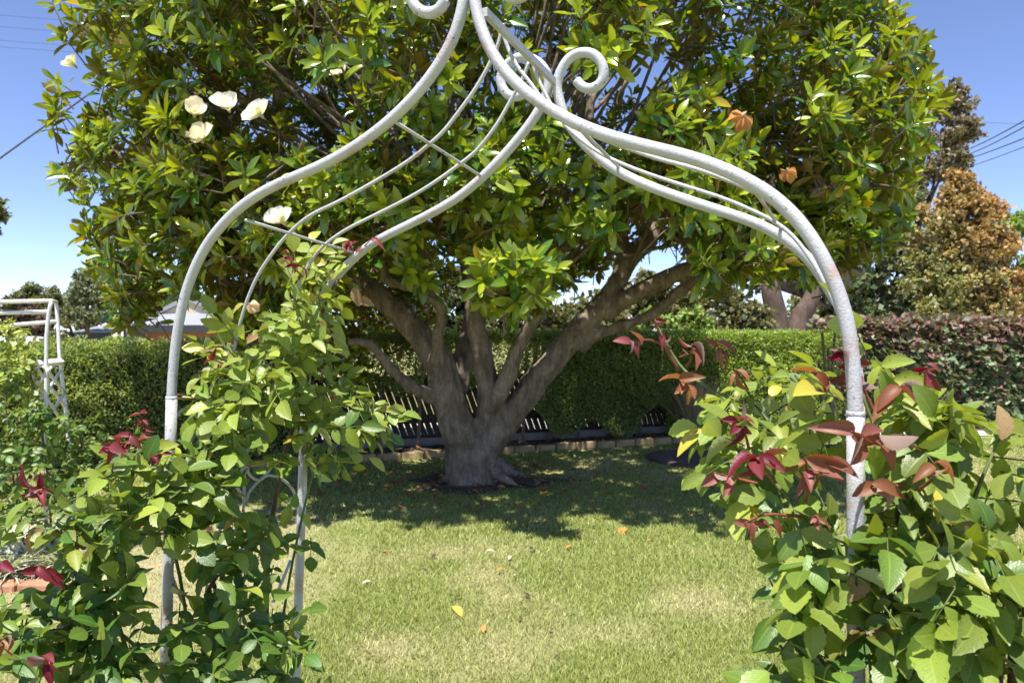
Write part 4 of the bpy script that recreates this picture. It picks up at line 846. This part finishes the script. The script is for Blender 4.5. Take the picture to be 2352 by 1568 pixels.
bgtree('flat_topped_tree', 'airy light green flat topped tree at the right picture edge', G(2360, 32), [(2320, 525, 32, .9), (2380, 520, 32, 1.), (2290, 540, 32, .6), (2430, 530, 32, 1.2), (2340, 600, 32, .8, .5), (2400, 640, 32, 1.2), (2320, 700, 32, 1., .6), (2345, 740, 32, 1.)], 900, .2, 'light')
bgtree('dark_trunked_tree', 'tree with two dark leaning trunks above the bright hedge', G(1790, 16), [(1760, 560, 16.5, .8), (1850, 590, 16.5, .7), (1700, 620, 16.5, .7), (1830, 520, 17, .8), (1920, 640, 16.5, .7), (1650, 560, 17, .8), (1930, 720, 17, .6)], 1100, .15, 'darkg',
       trunk=[(np.array(G(1795, 16)), .27), (D(1785, 740, 16), .25), (D(1770, 660, 16), .22), (D(1775, 590, 16.2), .2), (D(1780, 480, 16.5), .15)])
o = [q for q in COL.objects if q.name.startswith('dark_trunked_tree')][0]
P = curve([np.array(G(1815, 16)), D(1832, 750, 16), D(1862, 690, 16), D(1885, 620, 16.2)], 5); Bag().tube(P, np.linspace(.26, .16, len(P)), 10).put('trunk', M['bark2'], o, True)
bgtree('olive_shrub', 'scrubby olive shrub beyond the hedge under the magnolia branches', G(1700, 14), [(1650, 740, 14, .45), (1700, 720, 14, .5), (1740, 745, 14, .4), (1670, 690, 14, .4), (1720, 770, 14, .5)], 900, .1, 'olive', sp=.5)
bgtree('light_green_shrub', 'bright green leafy shrub poking above the hedge beside crimson rose tips', G(1570, 11.6), [(1560, 745, 11.6, .28), (1600, 735, 11.6, .28), (1580, 780, 11.6, .3), (1620, 770, 11.6, .25), (1500, 735, 11.8, .25)], 700, .09, 'light')
bgtree('olive_tree', 'olive tree seen low between the magnolia limbs, left of centre', G(960, 18), [(900, 720, 18, .7), (960, 700, 18, .7), (1030, 710, 18, .7), (870, 760, 18, .6), (990, 760, 18, .8), (1080, 740, 18, .6), (1040, 660, 18, .6), (820, 700, 18, .6)], 1000, .16, 'darkg')
bgtree('olive_tree', 'pale olive tree seen low between the magnolia limbs, right of centre', G(1380, 20), [(1200, 740, 20, .6), (1270, 735, 20, .7), (1350, 720, 20, .8), (1440, 730, 20, .8), (1520, 710, 20, .8), (1400, 760, 20, .8), (1300, 765, 20, .7), (1480, 670, 20, .7), (1600, 680, 20, .8), (1150, 750, 20, .6)], 1000, .17, 'olive', sp=.4)
bgtree('yellow_green_tree', 'yellow green tree glowing behind the left skirt of the magnolia', G(320, 46), [(240, 640, 46, 1.5), (300, 650, 46, 1.8), (360, 640, 46, 1.7), (225, 680, 46, 1.4), (290, 690, 46, 1.5), (400, 660, 46, 1.5), (350, 700, 46, 1.5)], 1300, .36, 'yell')
bgtree('grey_green_tree', 'small rounded grey green tree on the left skyline', G(190, 34), [(195, 645, 34, .8), (185, 690, 34, .8), (215, 680, 34, .9), (210, 720, 34, .9)], 900, .16, 'greyg')
bgtree('olive_tree', 'low olive green tree left of the house roof', G(150, 44), [(150, 700, 44, 1.2), (190, 730, 44, 1.2), (120, 720, 44, 1.2), (230, 735, 44, 1.), (170, 750, 44, 1.3), (220, 760, 44, 1.2)], 1200, .15, 'olive')
bgtree('olive_tree', 'long dark olive tree mass behind the white arch at far left', G(40, 36), [(20, 705, 36, 1.), (70, 690, 36, 1.), (110, 685, 36, .8), (40, 730, 36, 1.1), (100, 720, 36, 1.1), (-30, 720, 36, 1.2), (0, 760, 36, 1.2), (60, 760, 36, 1.2)], 1100, .2, 'olive')
bgtree('purple_leaved_tree', 'dull purple leaved tree seen through the rails of the white arch', G(70, 21), [(60, 725, 21, .5), (90, 735, 21, .45), (40, 750, 21, .5), (95, 765, 21, .4), (20, 740, 21, .5)], 1000, .12, 'purple')
bgtree('edge_tree', 'tree whose leafy tip just shows at the left picture edge', G(-150, 20), [(-25, 480, 20, .45), (-60, 500, 20, .7), (-120, 520, 20, 1.), (-180, 480, 20, 1.2)], 900, .15, 'olive')
bgtree('green_shrub', 'leafy green shrub between the left hedge and the white arch', G(160, 8.8), [(145, 800, 8.8, .18), (150, 850, 8.8, .3), (170, 920, 8.8, .35), (120, 800, 8.8, .2), (110, 880, 8.8, .35), (190, 990, 8.6, .3), (120, 960, 8.8, .35)], 900, .06, 'olive', sp=.05)

# ------------------------------------------------------------------ house beyond the left hedge
hs = thing('brick_house', 'red brick house with pale grey steel roof behind the left hedge', 'house', (-17, 36, 0))
hd = 36.
eL, eR = D(330, 747, hd), D(560, 747, hd); zt = eL[2]
xl, xr = eL[0] - .2, eR[0] + 4.5
Bag().box(((xl + xr) / 2, hd + 4.2, zt / 2 - .2), (xr - xl, 8., zt - .1)).put('wall', M['mortar'], hs)
Bag().box(((xl + xr) / 2, hd - .25, zt - .19), (xr - xl + .9, .12, .34)).put('gutter', M['gutter'], hs)
def corr(name, A, B, C_, E, amp=.03, pitch=.2):
    """ribbed sheet roof between the eave A-B and the upper edge E-C"""
    n = int(np.linalg.norm(B - A) / pitch) * 4; s = np.linspace(0, 1, n + 1)[:, None]; nrm = unit(np.cross(B - A, E - A))
    w = amp * np.abs(np.sin(np.arange(n + 1) * math.pi / 4))[:, None] * nrm
    V = np.vstack([A + (B - A) * s + w, E + (C_ - E) * s + w, A + (B - A) * s - nrm * .05, E + (C_ - E) * s - nrm * .05]); i = np.arange(n); m = n + 1
    Q = np.vstack([np.stack([i, i + 1, i + m + 1, i + m], -1), np.stack([i + 2 * m + 1, i + 2 * m, i + 3 * m, i + 3 * m + 1], -1), np.stack([i, i + 2 * m, i + 2 * m + 1, i + 1], -1)])
    return link(name, mesh(name, V, Q, M['roof']), hs)
z1 = D(400, 712, hd)[2]
corr('roof', np.array([xl - .45, hd - .3, zt]), np.array([xr + .45, hd - .3, zt]), np.array([xr - 3, hd + 3.6, z1 + .9]), np.array([xl + 1.8, hd + 3.6, z1 + .9]))
gp = D(432, 690, hd + 1.2); g0 = D(360, 725, hd + 1.2); g1 = D(505, 725, hd + 1.2)
link('gable', mesh('gable', [g0, g1, gp, g0 + [0, .2, 0], g1 + [0, .2, 0], gp + [0, .2, 0]], [[[0, 1, 2]], [[1, 4, 5, 2], [0, 2, 5, 3]]], M['gable']), hs)
for a_, b_ in ((g0, gp), (gp, g1)):
    dv = b_ - a_; e = unit(dv) * .4
    link('barge_board', mesh('barge_board', [a_ - e + [0, -.15, .02], b_ + e * .0 + [0, -.15, .02], b_ + [0, -.15, .26], a_ - e + [0, -.15, .26], a_ - e + [0, 3, .1], b_ + [0, 3, .1], b_ + [0, 3, .34], a_ - e + [0, 3, .34]], [[0, 1, 2, 3], [3, 2, 6, 7], [0, 4, 5, 1], [4, 7, 6, 5]], M['roof']), hs)
# lower left wing
l0, l1 = D(172, 762, hd - 1), D(262, 762, hd - 1); zl = l0[2]; top = D(262, 737, hd - 1)[2]
corr('roof', np.array([l0[0], hd - 1.2, zl]), np.array([l1[0] + .1, hd - 1.2, zl]), np.array([l1[0] + .1, hd + 2.5, top + .35]), np.array([l1[0] - .25, hd + 2.5, top + .35]))
Bag().box(((l0[0] + l1[0]) / 2 + .05, hd - 1.15, zl - .2), (l1[0] - l0[0] - .1, .1, .34)).put('gutter', M['gutter'], hs)
Bag().box(((l0[0] + l1[0]) / 2 + .3, hd + .9, zl / 2 - .25), (l1[0] - l0[0] - .6, 3.8, zl - .2)).put('wall', M['mortar'], hs)
pp = D(275, 760, hd - .4); Bag().tube(curve([pp + [0, 0, .25], pp + [0, .0, -.2], pp + [0, 0, -1.5]], 4), .07, 8).put('downpipe', M['trim'], hs, True)
bk = Bag().box((0, 0, 0), (.228, .05, .074), 0, .004).mesh('brick', M['wallbrick'])
z0 = zt - .40
for row in range(6):
    xx = xl + .12 + (.12 if row % 2 else 0)
    while xx < D(555, 760, hd)[0] + .6:
        link('brick', bk, hs, Matrix.Translation((xx, hd + .185, z0 - row * .086))); xx += .24
for row in range(4):
    xx = l1[0] + .02 + (.12 if row % 2 else 0)
    while xx < xl - .05: link('brick', bk, hs, Matrix.Translation((xx, hd - .02, z0 - row * .086 + .15))); xx += .24
Bag().box(((l1[0] + xl) / 2 + .1, hd + 2.2, z0 / 2 + .05), (xl - l1[0] + .4, 4.4, z0 + .2)).put('wall', M['mortar'], hs)
Bag().box((D(312, 760, hd)[0], hd - .10, z0 - .1), (1.0, .12, .9)).put('meter_box', M['plinth'], hs)

# ------------------------------------------------------------------ white arch at far left with its rose
wa = thing('garden_arch', 'white rail topped arch smothered in roses at the far left', 'garden arch', tuple(D(100, 1278, 4.6)[:2]) + (0,))
wd = 4.6
def wt(name, pts, w=.025, k=4): P = curve(DD(pts), k); Bag().tube(P, w / 2, 8).put(name, M['paint2'], wa, True)
wt('hoop', [(119, 690, 4.52), (116, 700, 4.5), (112, 720, 4.5), (108, 760, 4.5), (106, 830, 4.5), (105, 1285, 4.5)])
wt('hoop', [(128, 694, 4.9), (130, 706, 4.9), (134, 760, 4.9), (138, 830, 4.9), (152, 950, 4.9), (163, 1110, 4.9), (165, 1250, 4.9)])
for a, b in (((-60, 694, 4.5), (118, 691, 4.55)), ((-60, 720, 4.5), (112, 716, 4.6)), ((-40, 752, 4.7), (130, 738, 4.9)), ((117, 691, 4.5), (129, 694, 4.9))): wt('rail', [a, b], .028)
Bag().tube(curve(DD([(60, 838, 4.5), (140, 830, 4.9)]), 3), .026, 4).put('beam', M['paint2'], wa); Bag().tube(curve(DD([(112, 1030, 4.5), (158, 1024, 4.9)]), 3), .02, 4).put('beam', M['paint2'], wa)
for a, b in (((84, 845, 4.5), (150, 935, 4.9)), ((140, 850, 4.9), (95, 915, 4.5)), ((100, 842, 4.5), (148, 900, 4.9)), ((118, 842, 4.5), (90, 880, 4.5)), ((150, 900, 4.9), (105, 965, 4.5)), ((110, 920, 4.5), (155, 985, 4.9)), ((60, 845, 4.4), (110, 915, 4.6))): wt('lattice_bar', [a, b], .02)
WB = [(20, 745, 4.5, .1), (70, 765, 4.5, .1), (30, 800, 4.4, .14), (70, 830, 4.4, .12), (10, 870, 4.4, .15), (60, 900, 4.35, .15), (110, 930, 4.4, .1, .6), (20, 960, 4.3, .17), (80, 980, 4.3, .15), (140, 985, 4.5, .12), (190, 1005, 4.6, .12), (40, 1050, 4.3, .17), (110, 1060, 4.35, .15), (170, 1065, 4.5, .12), (215, 1060, 4.7, .1), (60, 1120, 4.3, .15), (150, 1120, 4.5, .1), (210, 1110, 4.7, .08), (-40, 900, 4.3, .2), (-40, 1060, 4.3, .2), (20, 1170, 4.3, .12, .7), (110, 1180, 4.4, .1, .5)]
rose('climbing_rose', 'small leaved climbing rose covering the white arch at far left', tuple(D(90, 1278, 4.5)[:2]) + (0,), WB, [(x_, y_, z_) for x_, y_ in ((-3.2, 4.6), (-3.0, 4.8)) for z_ in np.linspace(0, 1.5, 8)], 20, .052, 3, [],
     [(((120, 1278, 4.6), (110, 1100, 4.5), (80, 900, 4.4), (40, 760, 4.5)), .008, 'cane_old'), (((200, 1180, 4.7), (180, 1100, 4.6), (190, 1000, 4.6)), .012, 'cane_old'), (((60, 1278, 4.4), (30, 1100, 4.3), (10, 900, 4.3)), .008, 'cane_old')], yellow=.6, nobj=120, thin=.0018, keepout=[[(85, 680), (175, 680), (165, 945), (100, 930), (85, 850)], [(-50, 680), (120, 680), (110, 725), (-50, 728)]])

# silver plants and terracotta edging, lower left
def tuft(name, label, cat, base, n, L, w, mat, spread=.6, up=.6, group=None, r0=.12, arch_=.4):
    t = thing(name, label, cat, base, group); a = R_(0, 6.28, n); rr = R_(0, r0, n)
    O = np.c_[base[0] + rr * np.cos(a), base[1] + rr * np.sin(a), np.full(n, .0) + R_(0, .05, n)]
    ax = np.c_[np.cos(a) * spread, np.sin(a) * spread, up + 0 * a] + rng.normal(0, .25, (n, 3)); nm = np.c_[-np.cos(a) * .5, -np.sin(a) * .5, np.ones(n)]
    T = [leaf_shape(4, w, .4, .2, arch_), leaf_shape(4, w * .8, .5, .3, arch_ * 1.6)]
    leaves_stuff('foliage', T, rng.integers(0, 2, n), O, frames(ax, nm), L * R_(.6, 1.2, n), np.c_[R_(0, 1, n), R_(.2, .8, n), (R_(0, 1, n) < .1) * .6], M[mat], t); return t
for i, (px, py, lb) in enumerate(((20, 1300, 'silver leaved tuft nearest the left picture edge'), (85, 1275, 'silver leaved tuft behind the maroon rose leaves'), (150, 1285, 'silver leaved tuft hidden partly by the rose leaves'), (60, 1245, 'silver leaved tuft beside the terracotta bricks'))):
    d = EYE * F / (py + 22 - HY); p = D(px, py, d); tuft('silver_plant', lb, 'plant', (p[0], p[1], 0), 420, .22, .07, 'silver', .7, .75, 'silver tufts in the left bed', .13)
tuft('small_plant', 'small green plant on the bare soil in the lower left corner', 'plant', (D(10, 1500, 3.15)[0], 3.15, 0), 160, .14, .2, 'hedge_lit', .6, .8, None, .09)
be = thing('brick_edging', 'terracotta brick edging round the silver leaved tufts', 'edging', (-3.2, 4.3, 0))
bk2 = Bag().box((0, 0, 0), (.22, .105, .1), 0, .006).mesh('brick', M['brick'])
for i in range(8): link('brick', bk2, be, Matrix.Translation((-4.4 + i * .232, 4.02 + .01 * math.sin(i), -.01)) @ Matrix.Rotation(R_(-.04, .04), 4, 'Z'))
for i in range(6): link('brick', bk2, be, Matrix.Translation((-3.55 + i * .232, 5.15, .0 + R_(0, .01))) @ Matrix.Rotation(R_(-.04, .04), 4, 'Z'))

# plants at the right: dry clump and a whorled plant
p = D(1600, 1010, 9.55); tuft('dry_grass_clump', 'dead brown grass clump at the end of the shaggy hedge', 'plant', (p[0], p[1], .05), 700, .85, .012, 'drygrass', .22, 1., None, .14, .12)
wp = thing('frangipani', 'young frangipani with grey stems and yellow green whorls beside the arch post', 'plant', tuple(D(1905, 1000, 8.9)[:2]) + (0,))
wl = []
for (px, py) in ((1888, 762), (1918, 760), (1945, 772), (1902, 800), (1925, 850), (1880, 830)):
    tp = D(px, py, 8.9); bs = np.array(wp.location); Bag().tube(curve([bs, bs * .5 + tp * .5 + [R_(-.05, .05), 0, 0], tp], 4), np.linspace(.03, .016, 9), 7).put('stem', M['bark'], wp, True)
    for i in range(11): th = i * 2.4; wl.append((tp, (math.cos(th), math.sin(th), .45 - .5 * (i / 11))))
O = np.array([w[0] for w in wl]); A = np.array([w[1] for w in wl]); n = len(O)
leaf_objects('leaf', [leaf_shape(5, .3, .6, .25, .25)] * 4, np.zeros(n, int), O, frames(A, np.tile([0, 0, 1.], (n, 1)) + rng.normal(0, .2, (n, 3))), R_(.14, .22, n), np.c_[R_(.4, 1, n), R_(.5, .9, n), R_(0, .3, n)], M['yell'], wp, 6)

# ------------------------------------------------------------------ parked car seen through the left arch
cd = 14.; cb = D(118, 800, cd); car = thing('parked_car', 'white car half hidden behind the rose covered white arch', 'car', (cb[0] - 2.1, cd + .85, 0))
prof = [(0, .45), (0, .95), (-.12, 1.02), (-.55, 1.06), (-1.1, 1.40), (-1.5, 1.45), (-2.6, 1.43), (-3.3, 1.05), (-4.1, .92), (-4.3, .75), (-4.3, .35), (0, .35)]
def ext(name, pr, y0, y1, mat, ins=0.):
    n = len(pr); V = [[cb[0] + a, y, b] for y in (y0, y1) for a, b in pr]
    Q = [[i, (i + 1) % n, n + (i + 1) % n, n + i] for i in range(n)]
    bm = bmesh.new(); vs_ = [bm.verts.new(v) for v in V]
    for q_ in Q: bm.faces.new([vs_[i] for i in q_])
    bm.faces.new([vs_[i] for i in range(n)][::-1]); bm.faces.new([vs_[n + i] for i in range(n)])
    bmesh.ops.recalc_face_normals(bm, faces=bm.faces); me = bpy.data.meshes.new(name); bm.to_mesh(me); bm.free(); me.materials.append(M[mat]); return link(name, me, car)
ext('body', prof, cd, cd + 1.7, 'carpaint')
ext('window', [(-.72, 1.06), (-1.18, 1.36), (-1.75, 1.38), (-1.75, 1.06)], cd - .012, cd + .01, 'glass'); ext('window', [(-1.85, 1.06), (-1.85, 1.38), (-2.55, 1.36), (-3.05, 1.06)], cd - .012, cd + .01, 'glass')
ext('tail_lamp', [(-.02, .75), (-.02, .93), (-.3, .93), (-.26, .75)], cd - .012, cd + .05, 'lamp')
for wx in (-.85, -3.45):
    for wy in (cd + .08, cd + 1.62):
        c = np.array([cb[0] + wx, wy, .33]); w_ = Bag().tube(np.array([c - [0, .1, 0], c + [0, .1, 0]]), .33, 20).put('wheel', M['tyre'], car)
        rm = Bag().tube(np.array([c - [0, .108, 0], c + [0, .108, 0]]), .2, 12).mesh('rim', M['bolt']); o = bpy.data.objects.new('rim', rm); COL.objects.link(o); o.parent = w_

# ------------------------------------------------------------------ power lines
def wire(label, a, b, r=.018, sag=.2):
    A, B = D(*a), D(*b); P = curve([A, A * .5 + B * .5 - [0, 0, sag], B], 10)
    o = Bag().tube(P, r, 5).put('power_line', M['wire'], None, True); tag(o, label, 'power line', 'overhead power lines')
wire('thick dark cable slanting up behind the left side of the magnolia', (-120, 450, 24), (420, 60, 30), .035, .0)
for i, (y0, y1) in enumerate(((30, 45), (57, 70), (88, 102), (104, 113))): wire(('topmost', 'second', 'third', 'lowest')[i] + ' of the faint level wires in the upper left sky', (-100, y0 - 3, 60), (500, y1 + 30, 60), .014, 0)
wire('uppermost thick cable in the sky at the right edge', (2420, 240, 20), (2180, 362, 34), .022, .1)
wire('second thick cable in the sky at the right edge', (2420, 255, 20), (2180, 372, 34), .02, .12)
wire('third cable from the right edge, above the rust orange tree', (2420, 292, 20), (2130, 392, 34), .02, .1)
wire('lowest cable from the right edge, just above the rust orange tree', (2420, 312, 20), (2130, 410, 34), .013, .1)
wire('faint level wire in the sky between the gum tree and right edge', (2450, 290, 50), (2150, 276, 50), .012, 0)

# ------------------------------------------------------------------ fallen leaves on the lawn
FT = leaf_shape(6, .5, .5, .5, .25)
fm = {k: mesh('fallen_leaf', FT[0], FT[1], M[k], True, None, FT[2]) for k in ('fl_or', 'fl_br', 'fl_pa', 'fl_ye')}
FLV = [(1566, 1328, 'fl_or', .13, 'large orange dead leaf on sunlit grass before the right shadow'), (1132, 1528, 'fl_ye', .1, 'yellow curled dead leaf on the grass in front of a dark green patch'), (1375, 1238, 'fl_or', .12, 'brown orange dead leaf in the shade right of the trunk'), (1381, 1161, 'fl_or', .12, 'orange dead leaf in the far shade before the stone edging'), (1217, 1387, 'fl_pa', .05, 'white fallen petal on the grass below the shadow edge'), (1276, 1400, 'fl_pa', .05, 'cream fallen petal right of the white petal'), (1283, 1449, 'fl_pa', .035, 'small white petal in the middle of the lawn'), (928, 1465, 'fl_pa', .055, 'pinkish fallen petal beside the left arch post'),
       (1430, 1373, 'fl_or', .06, None), (1619, 1361, 'fl_or', .06, None), (1262, 1434, 'fl_or', .06, None), (1209, 1576, 'fl_or', .05, None), (1374, 1586, 'fl_or', .04, None), (1040, 1555, 'fl_or', .04, None), (864, 1277, 'fl_or', .08, None), (974, 1387, 'fl_or', .06, None), (1210, 1270, 'fl_or', .07, None),
       (1089, 1394, 'fl_br', .06, None), (1054, 1432, 'fl_br', .05, None), (1576, 1408, 'fl_br', .05, None), (1311, 1493, 'fl_br', .05, None), (1297, 1555, 'fl_br', .035, None), (1313, 1545, 'fl_br', .04, None), (1401, 1651, 'fl_br', .035, None), (1325, 1385, 'fl_br', .07, None), (1490, 1325, 'fl_br', .06, None), (1150, 1500, 'fl_br', .04, None)]
_w = {'fl_or': iter(['right of the orange leaf by the shadow tip', 'left of the right hand rose tips in the sun', 'just above the small white petal', 'nearest the camera left of centre', 'right of centre in the foreground', 'beside the tan patch near the left post', 'in dappled shade by the far left post', 'between the left post and the shadow edge', 'in the tree shade left of the trunk']), 'fl_br': iter(['left of centre below the shadow edge', 'in grass left of the yellow curled leaf', 'right of the lawn near the right rose', 'in the middle of the lawn right of the yellow leaf', 'left one of a close foreground pair', 'right one of a close foreground pair', 'in the front foreground right of centre', 'right of the cream petal', 'just below the right shadow tip', 'directly above the yellow curled leaf'])}
for px, py, m, s, lb in FLV:
    d = EYE * F / (py * K - HY); p = D(px * K, py * K, d)
    o = link('fallen_leaf', fm[m], None, Matrix.Translation((p[0], p[1], .03)) @ Matrix.Rotation(R_(0, 6.28), 4, 'Z') @ Matrix.Rotation(R_(-.3, .3), 4, 'X') @ Matrix.Scale(s, 4))
    tag(o, lb or {'fl_or': 'small orange dead leaf ', 'fl_br': 'tiny dark brown dead leaf '}[m] + next(_w[m]), 'leaf', 'fallen leaves on the lawn')
